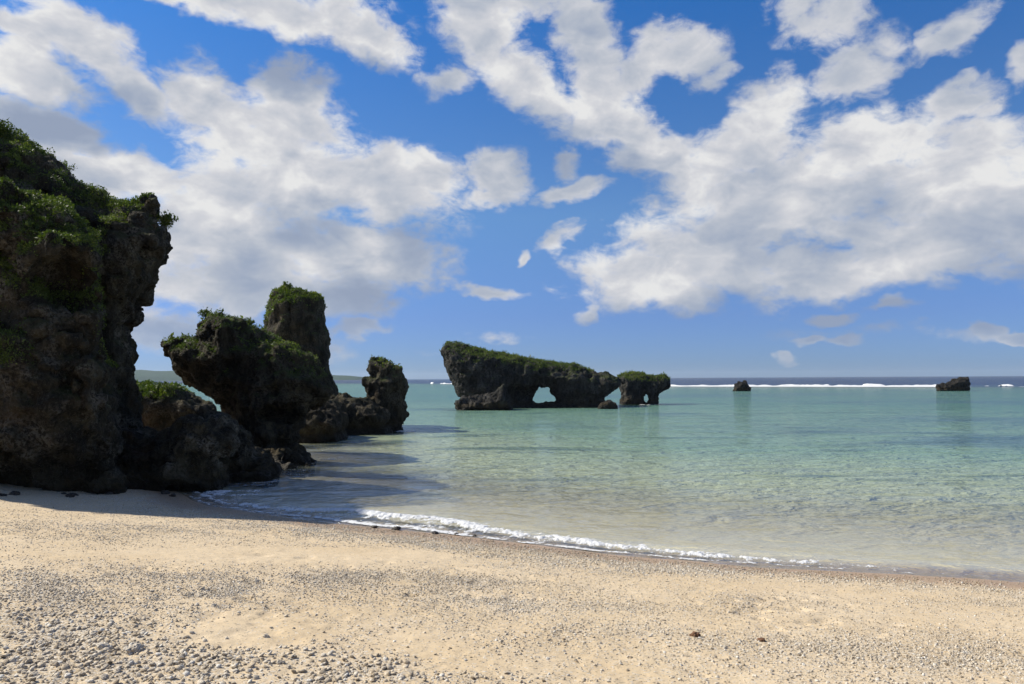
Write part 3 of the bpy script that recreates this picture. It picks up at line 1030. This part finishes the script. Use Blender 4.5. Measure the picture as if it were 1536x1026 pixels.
def cover(v, q, nn, density, size, mask, lift=0.25, name='scrub', mat=None, aspect=0.5, spread=0.8, up=0.35, label=None, seed=1, tone_noise=1.2):
    """Ground cover over those faces of a rock where mask(centre, normal) is positive (it is also the thickness, 0..1)."""
    rng = np.random.default_rng(seed)
    a, b, c, d = (v[q[:, i]] for i in range(4))
    cen = (a + b + c + d) / 4
    ar = np.linalg.norm(np.cross(c - a, d - b), axis=1) / 2
    fn = nn[q].mean(1)
    mk = np.clip(mask(cen, fn), 0, 1)
    cnt = rng.poisson(ar * density * mk)
    idx = np.repeat(np.arange(len(q)), cnt)
    u, w = rng.random((2, len(idx), 1))
    pts = (a[idx] * (1 - u) + b[idx] * u) * (1 - w) + (d[idx] * (1 - u) + c[idx] * u) * w
    clump = 0.5 + 0.5 * fbm(pts[:, 0], pts[:, 1], pts[:, 2], 1.6, 3, seed=seed + 20)
    hgt = lift * mk[idx] * np.clip(clump * 2.6 - 0.5, 0.08, 2.0) * rng.random(len(idx)) ** 0.7
    off = fn[idx] * 0.5 + np.array((0, 0, 0.6))
    pts = pts + off * hgt[:, None]
    lv, lq, tone = leaves(pts, fn[idx], size, spread, aspect, up, rng, tone_noise)
    o = leaf_object(name, lv, lq, tone, mat)
    tag(o, label, 'plants', kind='stuff')
    return o


def shrub(loc, size, seed, label, group=None):
    """A small bush: bent stems that fork, each carrying a loose spray of leaves."""
    rng = np.random.default_rng(seed)
    root = empty('shrub', loc)
    tag(root, label, 'shrub', group)
    SV, SF, tips = [], [], []
    for k in range(7):
        ang, lean = rng.random() * 6.28, 0.3 + 0.7 * rng.random()
        pts = [np.zeros(3)]
        dirv = np.array((math.cos(ang) * lean, math.sin(ang) * lean, 1.0))
        for j in range(5):
            dirv = dirv + rng.normal(size=3) * 0.25
            pts.append(pts[-1] + dirv / np.linalg.norm(dirv) * size * 0.2)
        tips += [(pts[i], 1 if i > 1 else 0) for i in range(2, 6)]
        base = sum(len(a) for a in SV)
        ring = []
        for j, pt in enumerate(pts):
            r = size * 0.022 * (1 - j / 6.5)
            ring.append([pt + np.array((math.cos(t_) * r, math.sin(t_) * r, 0)) for t_ in np.linspace(0, 6.283, 7)[:-1]])
        SV.append(np.array(ring).reshape(-1, 3))
        for j in range(5):
            for t_ in range(6):
                SF.append([base + j * 6 + t_, base + j * 6 + (t_ + 1) % 6, base + (j + 1) * 6 + (t_ + 1) % 6, base + (j + 1) * 6 + t_])
    link('stem', mesh_np('stem', np.concatenate(SV), np.array(SF)), barkm, root)
    cs = np.concatenate([pt + rng.normal(size=(22, 3)) * size * 0.10 for pt, _ in tips])
    lv, lq, tone = leaves(cs, np.tile((0, 0, 1.0), (len(cs), 1)), size * 0.16, 0.9, 0.5, 0.4, rng, 3)
    leaf_object('foliage', lv, lq, tone, scrubm, root)
    return root


# ------------------------------------------------------------------ rocks
def rock_mesh(name, arr, mat, parent=None):
    return link(name, mesh_np(name, arr[0], arr[1]), mat, parent)


def lower(poly, by=0):
    return poly


# the big cliff: front buttress, overhanging head behind it, low ledge at its foot
cliff = empty('sea_cliff', (-12, 17, 0.3))
tag(cliff, 'tall dark limestone cliff with overhanging head and green scrub on top, rising from the sand', 'cliff')


def under(o, root):
    o.parent = root
    o.matrix_parent_inverse = root.matrix_world.inverted() if False else Matrix.Translation(-Vector(root.location))
    return o


buttress = carve([
    dict(poly=[(-420, 170), (-120, 235), (0, 262), (40, 270), (75, 292), (112, 300), (148, 342), (158, 420), (163, 500), (176, 590), (188, 650), (205, 700), (210, 770), (-420, 800)], d=16.0, yc=17.6, T=2.7, R=1.4),
    dict(poly=[(-420, 420), (-60, 400), (20, 420), (75, 470), (110, 540), (125, 640), (130, 700), (110, 735), (-420, 760)], d=15.0, yc=16.4, T=1.7, R=0.9),
], 0.06, warp=0.5, warp_scale=0.8, rough=0.36, rough_scale=0.55, notch=(0.75, 0.30, 0.42), seed=1.0, fine=0.13, pits=0.9, karst=0.75, cracks=0.22,
    cuts=[((-9.1, 15.2, 4.6), (0.9, 1.1, 0.7)), ((-11.2, 14.6, 3.9), (0.6, 0.9, 0.9))])
under(rock_mesh('buttress', buttress, cliffm), cliff)
head = carve([
    dict(poly=[(-420, -30), (-150, 75), (0, 188), (60, 226), (110, 266), (160, 304), (200, 310), (212, 294), (238, 292), (243, 312), (228, 330), (250, 345), (256, 370), (238, 398), (236, 428), (212, 455), (213, 475), (192, 490),
               (204, 530), (197, 560), (205, 600), (212, 640), (225, 720), (-420, 740)], d=20.0, yc=20.6, T=2.3, R=1.5),
], 0.065, warp=0.32, warp_scale=1.1, rough=0.24, rough_scale=0.7, seed=2.0, fine=0.11, pits=0.8, karst=0.85, cracks=0.12)
under(rock_mesh('overhang', head, cliffm), cliff)
ledge = carve([
    dict(poly=[(120, 662), (185, 655), (240, 650), (268, 634), (300, 624), (345, 630), (356, 650), (352, 668), (340, 690), (340, 720), (300, 760), (120, 770)], d=17.8, yc=18.8, T=1.9, R=0.9),
    dict(poly=[(230, 660), (300, 652), (350, 648), (385, 660), (410, 676), (425, 700), (415, 740), (230, 755)], d=20.0, yc=20.8, T=1.9, R=0.8),
    dict(poly=[(310, 645), (360, 650), (400, 662), (440, 672), (468, 686), (472, 700), (460, 725), (310, 735)], d=22.6, yc=23.2, T=1.9, R=0.8),
], 0.06, warp=0.35, warp_scale=0.9, rough=0.26, rough_scale=0.7, notch=(0.75, 0.28, 0.22), seed=3.0, fine=0.10, pits=0.8)
under(rock_mesh('foot_ledge', ledge, cliffm), cliff)

outcrop = carve([
    dict(poly=[(240, 512), (262, 510), (288, 505), (297, 484), (308, 470), (332, 467), (362, 478), (392, 496), (432, 512), (470, 536), (486, 560), (508, 588), (490, 604), (462, 616), (446, 645), (432, 700), (380, 720), (352, 690), (348, 640),
               (332, 606), (312, 598), (285, 578), (258, 560), (250, 535)], d=24.5, yc=25.2, T=2.0, R=1.2),
], 0.06, warp=0.30, warp_scale=1.0, rough=0.25, rough_scale=0.6, seed=4.0, fine=0.10, strata=0.06, pits=0.5,
    cuts=[(tuple(P(422, 622, 23.4)), (0.85, 1.5, 0.42))])
o = rock_mesh('tilted_outcrop', outcrop, outm)
tag(o, 'slanting dark rock outcrop leaning left over the ledge with low scrub along its back', 'rock')

tower = carve([
    dict(poly=[(399, 456), (409, 441), (430, 433), (455, 438), (482, 445), (488, 458), (488, 485), (495, 512), (494, 548), (502, 575), (512, 602), (512, 640), (390, 640), (402, 560), (398, 500)], d=41.0, yc=41.5, T=1.9, R=1.0),
], 0.10, warp=0.24, warp_scale=1.0, rough=0.22, rough_scale=0.6, seed=5.0, fine=0.10, karst=0.8, cracks=0.15)
o = rock_mesh('rock_tower', tower, outm)
tag(o, 'upright blocky rock tower with a flat grassy top, behind the slanting outcrop', 'rock')

pin = empty('rock_pinnacle', tuple(P(580, 640, 37)))
tag(pin, 'knobbly rock pinnacle at the seaward end of a low rock shelf', 'rock')
pinnacle = carve([
    dict(poly=[(548, 600), (553, 588), (546, 570), (557, 562), (555, 546), (565, 537), (580, 537), (593, 547), (603, 553), (607, 566), (614, 577), (611, 600), (612, 622), (603, 636), (611, 660), (545, 665), (535, 610)], d=37.0, yc=37.4, T=1.1, R=0.8),
], 0.075, warp=0.20, warp_scale=1.4, rough=0.2, rough_scale=0.9, seed=6.0, fine=0.09)
under(rock_mesh('spire', pinnacle, outm), pin)
shelf = carve([
    dict(poly=[(425, 615), (460, 602), (490, 600), (512, 606), (522, 630), (520, 668), (425, 690)], d=31.5, yc=32.6, T=2.6, R=1.0),
    dict(poly=[(440, 608), (470, 598), (500, 600), (512, 590), (530, 596), (550, 597), (575, 610), (590, 645), (590, 668), (440, 680)], d=35.5, yc=36.4, T=1.9, R=0.8),
], 0.085, warp=0.24, warp_scale=1.2, rough=0.22, rough_scale=0.8, notch=(0.4, 0.25, 0.25), seed=7.0, fine=0.10)
under(rock_mesh('shelf', shelf, outm), pin)

arch = carve([
    dict(poly=[(659, 527), (668, 514), (700, 518), (740, 526), (785, 536), (830, 542), (868, 547), (892, 554), (910, 560), (930, 568), (936, 577), (922, 588), (912, 597), (914, 606), (916, 622), (835, 622), (828, 602), (826, 587), (822, 582), (815, 584),
               (810, 582), (806, 587), (805, 604), (804, 622), (686, 622), (690, 600), (680, 582), (672, 560), (664, 542)], d=66.5, yc=68.0, T=3.2, R=1.6),
    dict(poly=[(735, 604), (800, 603), (860, 603), (905, 605), (918, 612), (918, 624), (735, 624)], d=65.5, yc=67.0, T=2.7, R=0.8),
], 0.12, warp=0.26, warp_scale=0.55, rough=0.28, rough_scale=0.42, notch=(0.75, 0.45, 0.40), seed=8.0, fine=0.16, fine_scale=1.3, kscale=0.8, karst=0.8,
    cuts=[(tuple(P(783, 593, 65.0)), (1.7, 2.3, 0.95))], pits=0.8)
o = rock_mesh('arch_rock', arch, archm)
tag(o, 'long wedge shaped rock islet with a square hole and a grassy sloping top', 'rock')

foot = carve([
    dict(poly=[(682, 604), (694, 597), (712, 595), (730, 592), (744, 584), (755, 576), (765, 588), (767, 606), (764, 624), (684, 624)], d=61.0, yc=62.0, T=1.7, R=1.0),
], 0.10, warp=0.3, warp_scale=0.8, rough=0.26, rough_scale=0.6, seed=9.0, fine=0.15, fine_scale=1.6, kscale=0.7)
o = rock_mesh('boulder', foot, archm)
tag(o, 'low jagged boulder in the water at the foot of the long arch rock', 'boulder')
smallb = carve([
    dict(poly=[(896, 610), (902, 603), (914, 599), (924, 604), (929, 612), (926, 622), (898, 622)], d=62.0, yc=62.5, T=0.8, R=0.6),
], 0.08, warp=0.15, warp_scale=1.2, rough=0.14, rough_scale=0.9, seed=10.0, fine=0.09, fine_scale=2, karst=0.6)
o = rock_mesh('boulder', smallb, archm)
tag(o, 'small dark boulder in the water between the arch rock and the mushroom islet', 'boulder')

islet = carve([
    dict(poly=[(928, 568), (932, 559), (945, 558), (966, 560), (984, 565), (996, 562), (1006, 570), (1006, 577), (996, 587), (987, 594), (986, 602), (990, 620), (930, 620), (932, 598), (929, 582)], d=72.0, yc=72.6, T=1.7, R=1.2),
], 0.09, warp=0.22, warp_scale=0.9, rough=0.22, rough_scale=0.7, seed=11.0, fine=0.13, fine_scale=1.6, kscale=0.8, karst=0.8,
    cuts=[(tuple(P(969.5, 599, 72.5)), (0.36, 6.0, 0.62))])
o = rock_mesh('mushroom_islet', islet, archm)
tag(o, 'small undercut islet on two legs with a green top beside the arch rock', 'rock')

for poly, d, T, sd_, lab in (
        ([(1099, 590), (1101, 578), (1107, 573), (1119, 573), (1128, 581), (1127, 594), (1100, 594)], 138, 1.4, 12.0, 'smaller round dark boulder alone in front of the breakers'),
        ([(1404, 590), (1405, 578), (1420, 575), (1430, 569), (1438, 566), (1454, 568), (1455, 580), (1454, 594), (1405, 594)], 130, 2.0, 13.0, 'larger square topped boulder alone in front of the breakers')):
    bo = carve([dict(poly=poly, d=d, T=T, R=1.0)], 0.13, warp=0.35, warp_scale=0.7, rough=0.3, rough_scale=0.5, seed=sd_, fine=0.18, fine_scale=1.4, kscale=0.6)
    o = rock_mesh('boulder', bo, boulderm)
    tag(o, lab, 'boulder')

back = carve([
    dict(poly=[(150, 580), (200, 578), (245, 578), (275, 586), (300, 598), (325, 610), (330, 650), (150, 650)], d=30.0, yc=31.0, T=1.8, R=0.8),
], 0.10, warp=0.22, warp_scale=1.0, rough=0.2, rough_scale=0.7, seed=14.0, fine=0.1)
o = rock_mesh('low_rock', back, outm)
tag(o, 'low dark rock with bright green bushes on top in the gap between cliff and outcrop', 'rock')


# ------------------------------------------------------------------ green cover on the rocks
def noise3(c, s, sd_):
    return fbm(c[:, 0], c[:, 1], c[:, 2], s, 3, seed=sd_)


cover(*head, 2400, 0.045, lambda c, f: np.clip((f[:, 2] - 0.15) * 3, 0, 1) * (c[:, 2] > 5.6) * (c[:, 0] < -9.9 + 0.4 * noise3(c, 1.1, 44)) * np.clip(0.72 + 1.5 * noise3(c, 1.3, 3), 0, 1), 0.20, 'scrub_cover', scrubm,
      label='dense green scrub spread over the sloping top of the cliff', seed=2)
cover(*buttress, 2000, 0.045, lambda c, f: np.clip(np.clip((f[:, 2] - 0.1) * 2.2, 0, 1) * (c[:, 2] > 4.3) + np.clip(noise3(c, 0.5, 9) * 2.2 - 0.35, 0, 1) * (c[:, 2] > 2.9), 0, 1) * (c[:, 1] < 20), 0.14, 'scrub_cover', scrubm,
      label='dark green creeping scrub hanging in patches on the cliff face', seed=3)
cover(*outcrop, 700, 0.055, lambda c, f: np.clip((f[:, 2] - 0.4) * 3, 0, 1) * (c[:, 2] > 2.7) * np.clip(0.75 + 1.2 * noise3(c, 0.8, 5), 0, 1), 0.12, 'scrub_cover', scrubm,
      label='low green scrub along the back of the slanting outcrop', seed=4)
cover(*tower, 620, 0.085, lambda c, f: np.clip((f[:, 2] - 0.2) * 2.5, 0, 1) * (c[:, 2] > 6.6) + 0.5 * (c[:, 2] > 5.6) * (c[:, 0] < -12.2) * (noise3(c, 0.9, 6) > 0.05), 0.09, 'grass_cover', grassm,
      label='short green growth capping the upright rock tower', seed=5)
cover(*pinnacle, 260, 0.09, lambda c, f: np.clip((f[:, 2] - 0.2) * 2, 0, 1) * (c[:, 2] > 2.9) * np.clip(0.7 + noise3(c, 1.2, 7), 0, 1), 0.10, 'grass_cover', grassm,
      label='thin green growth on the tip of the knobbly pinnacle', seed=6)
cover(*arch, 260, 0.12, lambda c, f: np.clip((f[:, 2] - 0.42) * 3.5, 0, 1) * (c[:, 2] > 3.2) * np.clip(1.0 + noise3(c, 0.4, 8), 0, 1), 0.12, 'grass_cover', grassm, aspect=0.3,
      label='green grassy growth along the sloping top of the long arch rock', seed=7, tone_noise=0.5)
cover(*islet, 240, 0.12, lambda c, f: np.clip((f[:, 2] - 0.2) * 2.5, 0, 1) * (c[:, 2] > 2.2) * np.clip(0.9 + noise3(c, 0.6, 8), 0, 1), 0.10, 'grass_cover', grassm, aspect=0.4,
      label='green growth on top of the small undercut islet', seed=8, tone_noise=0.5)
cover(*back, 700, 0.09, lambda c, f: np.clip((f[:, 2] - 0.1) * 2.5, 0, 1) * (c[:, 2] > 1.8) * (c[:, 0] < -13.6), 0.14, 'scrub_cover', scrubm,
      label='bright green bushes on the low rock between cliff and outcrop', seed=9)


def top_at(arr, px, py, d):
    """Highest rock point near where a pixel's sight line passes depth d."""
    t_ = P(px, py, d)
    v = arr[0]
    k = np.hypot(v[:, 0] - t_[0], (v[:, 1] - t_[1]) * 0.35) + np.abs(v[:, 2] - t_[2]) * 1.6
    return v[np.argmin(k)]


for arr, px, py, d, sz, sd_, lab in (
        (head, 246, 342, 20.2, 0.45, 1, 'small sprig jutting from the edge of the overhanging cliff head'),
        (head, 150, 300, 20.2, 0.32, 2, 'leafy bush on the cliff top just above the overhang'),
        (head, 92, 260, 20.2, 0.34, 3, 'leafy bush halfway up the sloping cliff top'),
        (head, 20, 215, 20.2, 0.36, 4, 'leafy bush highest on the sloping cliff top'),
        (outcrop, 312, 474, 25.0, 0.36, 5, 'bush on the peak of the slanting outcrop'),
        (outcrop, 256, 513, 25.0, 0.26, 6, 'bush on the overhanging tip of the slanting outcrop'),
        (outcrop, 375, 488, 25.0, 0.26, 7, 'small bush behind the peak of the slanting outcrop'),
        (tower, 430, 432, 41.2, 0.35, 8, 'small bush on the flat top of the rock tower')):
    b_ = top_at(arr, px, py, d)
    shrub((b_[0], b_[1], b_[2] - 0.05), sz, 100 + sd_, lab)


# ------------------------------------------------------------------ far land
hillm, n = material('far wooded land')
p = n.pos()
n.out(n.principled(n.mix(n.noise(p, 0.05, 5, 0.65), (0.0152, 0.038, 0.0152), (0.0456, 0.076, 0.0304)), 0.95, n.bump(n.noise(p, 0.08, 5, 0.7), 1.0, 8.0), 0.1))
D = 2600.0
us = np.linspace(-500, 553, 420)
prof = np.interp(us, [-500, -100, 180, 230, 300, 420, 490, 520, 545, 553], [34, 34, 18.5, 17, 15, 11, 8.2, 7.2, 4.5, -1.0])
ws_ = np.linspace(-1, 1, 40)
U_, Wg = np.meshgrid(us, ws_, indexing='ij')
X = (U_ - 768) / FPX * D
Y = D + Wg * 240
Zt = (prof / FPX * D)[:, None] * np.clip(1 - Wg ** 2, 0, 1) ** 0.5
Z = Zt * (0.93 + 0.12 * fbm(X, Y, 0 * X, 0.012, 4, seed=3)) + 1.6 * fbm(X, Y, 0 * X, 0.06, 3, seed=8) * (Zt > 2) - 1.0
v = np.stack((X, Y, Z), -1).reshape(-1, 3)
tag(link('headland', mesh_np('headland', v, grid_faces(len(us), len(ws_))), hillm), 'low wooded headland far across the bay', 'headland', kind='structure')


# ------------------------------------------------------------------ coral rubble on the sand
stonem, n = material('coral rubble')
tn = n.attr('tone')
p = n.pos()
c = n.ramp(tn, [(0.0, (0.20, 0.15, 0.095)), (0.2, (0.38, 0.31, 0.215)), (0.5, (0.54, 0.46, 0.34)), (0.8, (0.63, 0.565, 0.455)), (1.0, (0.70, 0.67, 0.59))])
c = n.mix(n.smooth(n.noise(p, 33, 2, 0.5), 0.5, 0.62, 0.0, 0.7), c, n.vmath('MULTIPLY', c, (0.669, 0.684, 0.73)))
c = n.mix(n.math('MULTIPLY', n.smooth(n.noise(p, 90, 4, 0.7), 0.42, 0.66), 0.6), c, (0.205, 0.16, 0.106))
sp_ = n.new('ShaderNodeSeparateXYZ')
n.link(p, sp_.inputs[0])
wet = n.smooth(sp_.outputs[2], 0.03, 0.13, 0.45, 0.0)
c = n.mix(wet, c, (0.152, 0.106, 0.0646))
n.out(n.principled(c, 0.88, n.bump(n.noise(p, 150, 4, 0.7), 0.8, 0.006), 0.25))


def ico(sub):
    import bmesh
    bm = bmesh.new()
    bmesh.ops.create_icosphere(bm, subdivisions=sub, radius=1.0)
    v = np.array([x.co[:] for x in bm.verts])
    f = np.array([[y.index for y in x.verts] for x in bm.faces])
    bm.free()
    return v, f


def lump(sub, seed, amp=0.35, scale=1.3):
    v, f = ico(sub)
    k = 1 + amp * fbm(v[:, 0], v[:, 1], v[:, 2], scale, 3, 0.6, seed=seed * 3.7)
    k = k - 0.25 * np.clip(fbm(v[:, 0], v[:, 1], v[:, 2], 2.4, 2, seed=seed * 5.1), 0, 1)
    r = np.random.default_rng(seed)
    return v * k[:, None] * np.array((1.0, 0.6 + 0.35 * r.random(), 0.42 + 0.3 * r.random())), f


PATCH = []  # rubble beds: centre, two half axes, weight, stone size
for cx, cy, ax, ay, w_, sz in (
        (110, 895, 210, 40, 1.0, 0.0105), (60, 965, 250, 50, 0.8, 0.015), (150, 1005, 330, 40, 0.55, 0.017), (455, 1000, 150, 26, 1.0, 0.016), (520, 1018, 120, 16, 0.7, 0.015),
        (350, 885, 160, 24, 0.6, 0.0095), (620, 872, 190, 14, 0.8, 0.010), (820, 905, 220, 22, 0.6, 0.009), (520, 865, 100, 10, 0.5, 0.010),
        (1400, 985, 220, 38, 0.65, 0.010), (1180, 965, 170, 22, 0.4, 0.0095), (1090, 905, 130, 14, 0.4, 0.009), (1480, 905, 160, 12, 0.35, 0.0085),
        (900, 950, 200, 16, 0.3, 0.009), (170, 795, 180, 12, 0.35, 0.010), (720, 1018, 130, 10, 0.5, 0.013), (365, 945, 90, 22, -0.9, 0.0085), (560, 830, 260, 9, -0.5, 0.0085)):
    c0, cxp, cyp = G(cx, cy), G(cx + ax, cy), G(cx, cy - ay)
    PATCH.append((c0[:2], (cxp - c0)[:2], (cyp - c0)[:2], w_, sz * 0.88))


def rubble_density(x, y):
    s, _a = shore_dist(x, y)
    big = fbm(x, y, 0 * x, 0.9, 3, seed=90)
    mid_ = fbm(x, y, 0 * x, 2.7, 3, seed=93)
    dens = 0.07 + 0.10 * np.clip(big + 0.2, 0, 1)
    size = np.full(x.shape, 0.0085)
    sxx = np.interp(x, [-7, -4, -2.5, -1, 1.5, 3.5, 6, 9], [0.25, 0.45, 0.8, 1.0, 1.0, 0.8, 0.5, 0.4])
    wband = np.interp(x, [-7, -3, 0, 2, 7], [1.6, 1.6, 1.5, 1.1, 0.7])
    band = np.exp(-((s - 0.35 - wband * 0.5) / (wband * 0.55)) ** 2) * sxx
    dens = dens + band * 1.15
    size = np.where(band > 0.25, 0.0115, size)
    for c0, a, b_, w_, sz in PATCH:
        det = a[0] * b_[1] - a[1] * b_[0]
        u = ((x - c0[0]) * b_[1] - (y - c0[1]) * b_[0]) / det
        t_ = (a[0] * (y - c0[1]) - a[1] * (x - c0[0])) / det
        r2 = u * u + t_ * t_
        g = np.exp(-r2 * 1.3 - 0.0) * w_
        dens = dens + g
        size = np.where(g > 0.18, np.maximum(size, sz), size)
    dens = dens * np.clip(0.75 + 0.9 * mid_, 0.05, 1.5)
    return np.clip(dens, 0, 1) * (s > 0.12), size, s


dn_, _z, _s = rubble_density(gv[:, 0], gv[:, 1])
vattr(RUBBLE_ME, 'rubble', np.clip(dn_, 0, 1))
shapes_near = [lump(2, 200 + k, 0.75, 1.7) for k in range(8)]
shapes_far = [lump(1, 300 + k, 0.6, 1.6) for k in range(8)]
N0 = 1000000
rr = 3.2 * (19 / 3.2) ** RNG.random(N0)
aa = RNG.uniform(-rad(39), rad(39), N0)
x, y = rr * np.sin(aa), rr * np.cos(aa)
dn, sz, s = rubble_density(x, y)
want = dn * 1.25 / (3.14 * (sz * 1.15) ** 2)                      # stones per square metre
samp = N0 / (2 * rad(39) * math.log(19 / 3.2)) / rr ** 2     # candidates per square metre
keep = RNG.random(N0) < want / samp
x, y, sz = x[keep], y[keep], sz[keep]
N = len(x)
R_ = np.minimum(sz * 0.62 * np.exp(RNG.normal(size=N) * 0.52), sz * 1.45)
z = ground_z(x, y)
dist = np.hypot(x, y)
tone = np.clip(0.62 + 0.24 * RNG.normal(size=N) + 0.15 * fbm(x, y, 0 * x, 0.8, 2, seed=95), 0, 1)
print('stones', N)
BV, BF, BT = [], [], []
cnt = 0
for nearset, shp in ((True, shapes_near), (False, shapes_far)):
    for k, (sv, sf) in enumerate(shp):
        sel = ((R_ / dist > 0.0021) == nearset) & (np.arange(N) % 8 == k)
        M_ = int(sel.sum())
        if not M_:
            continue
        th = RNG.uniform(0, 6.283, M_)
        tilt = RNG.normal(size=(M_, 2)) * 0.3
        ct, st_ = np.cos(th)[:, None], np.sin(th)[:, None]
        X = sv[None, :, 0] * R_[sel][:, None]
        Y = sv[None, :, 1] * R_[sel][:, None]
        Z = sv[None, :, 2] * R_[sel][:, None] + X * tilt[:, :1] + Y * tilt[:, 1:]
        XX, YY = X * ct - Y * st_ + x[sel][:, None], X * st_ + Y * ct + y[sel][:, None]
        ZZ = Z + (z[sel] + R_[sel] * 0.22)[:, None]
        BV.append(np.stack((XX, YY, ZZ), -1).reshape(-1, 3))
        BF.append((sf[None] + (np.arange(M_) * len(sv))[:, None, None] + cnt).reshape(-1, 3))
        BT.append(np.repeat(tone[sel], len(sv)))
        cnt += M_ * len(sv)
me = mesh_np('coral_gravel', np.concatenate(BV), np.concatenate(BF))
vattr(me, 'tone', np.concatenate(BT))
tag(link('coral_gravel', me, stonem), 'pale coral rubble and shingle strewn over the sand', 'gravel', kind='stuff')

# the larger pieces are things of their own
big_meshes = []
for k in range(9):
    sv, sf = lump(4, 400 + k, 0.40, 1.9)
    sv = sv + (sv / np.linalg.norm(sv, axis=1, keepdims=True)) * (0.42 * fbm(sv[:, 0], sv[:, 1], sv[:, 2], 3.6, 4, 0.68, seed=k * 2.0) - 0.25 * np.clip(0.5 - worley(sv[:, 0] + 9, sv[:, 1], sv[:, 2], 2.6), 0, 1))[:, None]
    big_meshes.append((sv, sf))
tones = [0.72, 0.78, 0.82, 0.75, 0.92, 0.8, 0.68, 0.88, 0.76]


def stone_mesh(k, tone, mat=stonem):
    me = mesh_np('coral_stone', *big_meshes[k])
    vattr(me, 'tone', np.full(len(big_meshes[k][0]), tone))
    me.materials.append(mat)
    return me


shared = [stone_mesh(k, tones[k]) for k in range(9)]


def put_stone(name, me, px, py, R, label, group=None, sink=0.25, flat=1.0):
    g = G(px, py)
    o = bpy.data.objects.new(name, me)
    o.location = (g[0], g[1], float(ground_z(g[0], g[1])) + R * sink)
    o.rotation_euler = (random.uniform(-0.3, 0.3), random.uniform(-0.3, 0.3), random.uniform(0, 6.28))
    o.scale = (R, R, R * flat)
    COL.objects.link(o)
    tag(o, label, 'stone', group)
    return o


spots = []
while len(spots) < 75:
    px, py = random.uniform(0, 640), random.uniform(885, 1024)
    w_ = math.exp(-((px - 250) / 260) ** 2) * (0.3 + 0.7 * (py - 885) / 140)
    if px > 480 and py < 985 or random.random() > w_:
        continue
    if any(math.hypot(px - a, (py - b_) * 2) < 17 for a, b_ in spots):
        continue
    spots.append((px, py))
for i, (px, py) in enumerate(spots):
    R = random.uniform(0.012, 0.022) * (1.4 if random.random() < 0.12 else 1)
    put_stone('coral_stone', shared[i % 9], px, py, R, 'weathered lump of pale coral lying in the rubble bed nearest the viewer', 'larger coral lumps in the near rubble bed')
brownm, n = material('brown stone')
n.out(n.principled(n.mix(n.noise(n.pos(), 40, 4), (0.0988, 0.0456, 0.0228), (0.182, 0.0988, 0.0532)), 0.8, n.bump(n.noise(n.pos(), 120, 3), 0.6, 0.006)))
darkm, n = material('dark wet stone')
n.out(n.principled(n.mix(n.noise(n.pos(), 30, 4), (0.0137, 0.0106, 0.0076), (0.0456, 0.0342, 0.0228)), 0.45, n.bump(n.noise(n.pos(), 80, 3), 0.7, 0.01), 0.4))
put_stone('stone', stone_mesh(1, 0.8), 384, 871, 0.033, 'round pale stone sitting alone on fine sand above the rubble bed', sink=0.4)
put_stone('stone', stone_mesh(2, 0.5, brownm), 1043, 956, 0.040, 'flat reddish brown stone, larger of the two on open sand', flat=0.8)
put_stone('stone', stone_mesh(5, 0.5, brownm), 1142, 961, 0.030, 'smaller reddish brown stone right of the larger brown one', flat=0.9)
put_stone('stone', stone_mesh(7, 0.85), 157, 972, 0.050, 'bright whitish coral chunk, palest in the rubble bed')
put_stone('stone', stone_mesh(3, 0.7), 203, 974, 0.062, 'broad flat coral slab, widest stone of the near rubble bed', flat=0.8)
for px, py, R, lab in ((562, 792, 0.061, 'dark wet stone nearest the cliff among those at the foam line'), (594, 795, 0.088, 'largest dark wet stone at the foam line'), (653, 801, 0.061, 'round dark wet stone in the middle of the foam line'),
                       (685, 803, 0.051, 'flat dark wet stone just past the round one at the foam line'), (712, 805, 0.041, 'smallest dark wet stone, last of those along the foam line')):
    put_stone('wet_stone', stone_mesh(int(px) % 9, 0.2, darkm), px, py, R, lab, 'dark wet stones along the foam line', flat=0.8)


# rocks fallen from the cliff, at its foot
for i in range(9):
    px = random.uniform(-10, 275)
    py = 741 + random.uniform(-4, 7) - 0.012 * px
    put_stone('fallen_rock', stone_mesh(i % 9, 0.2, darkm), px, py, random.uniform(0.05, 0.12), 'dark rock lying on the shaded sand against the foot of the cliff', 'dark rocks along the foot of the cliff', sink=0.15, flat=0.8)

# ------------------------------------------------------------------ the air over the bay
hazem = bpy.data.materials.new('sea air')
hazem.use_nodes = True
n = NT(hazem.node_tree)
vol = n.new('ShaderNodeVolumePrincipled')
vol.inputs['Color'].default_value = (0.70, 0.85, 1.0, 1)
vol.inputs['Density'].default_value = 0.00009
vol.inputs['Anisotropy'].default_value = 0.2
n.out(vol.outputs[0], sock=1)
a_, b_, lo_, hi_ = -6200.0, 6200.0, -12.0, 46.0
hv = np.array([(x, y, z) for z in (lo_, hi_) for x, y in ((a_, a_), (b_, a_), (b_, b_), (a_, b_))])
hf = np.array([(0, 3, 2, 1), (4, 5, 6, 7), (0, 1, 5, 4), (1, 2, 6, 5), (2, 3, 7, 6), (3, 0, 4, 7)])
tag(link('haze', mesh_np('haze', hv, hf, False), hazem), 'thin blue sea air over the whole bay', 'haze', kind='stuff')
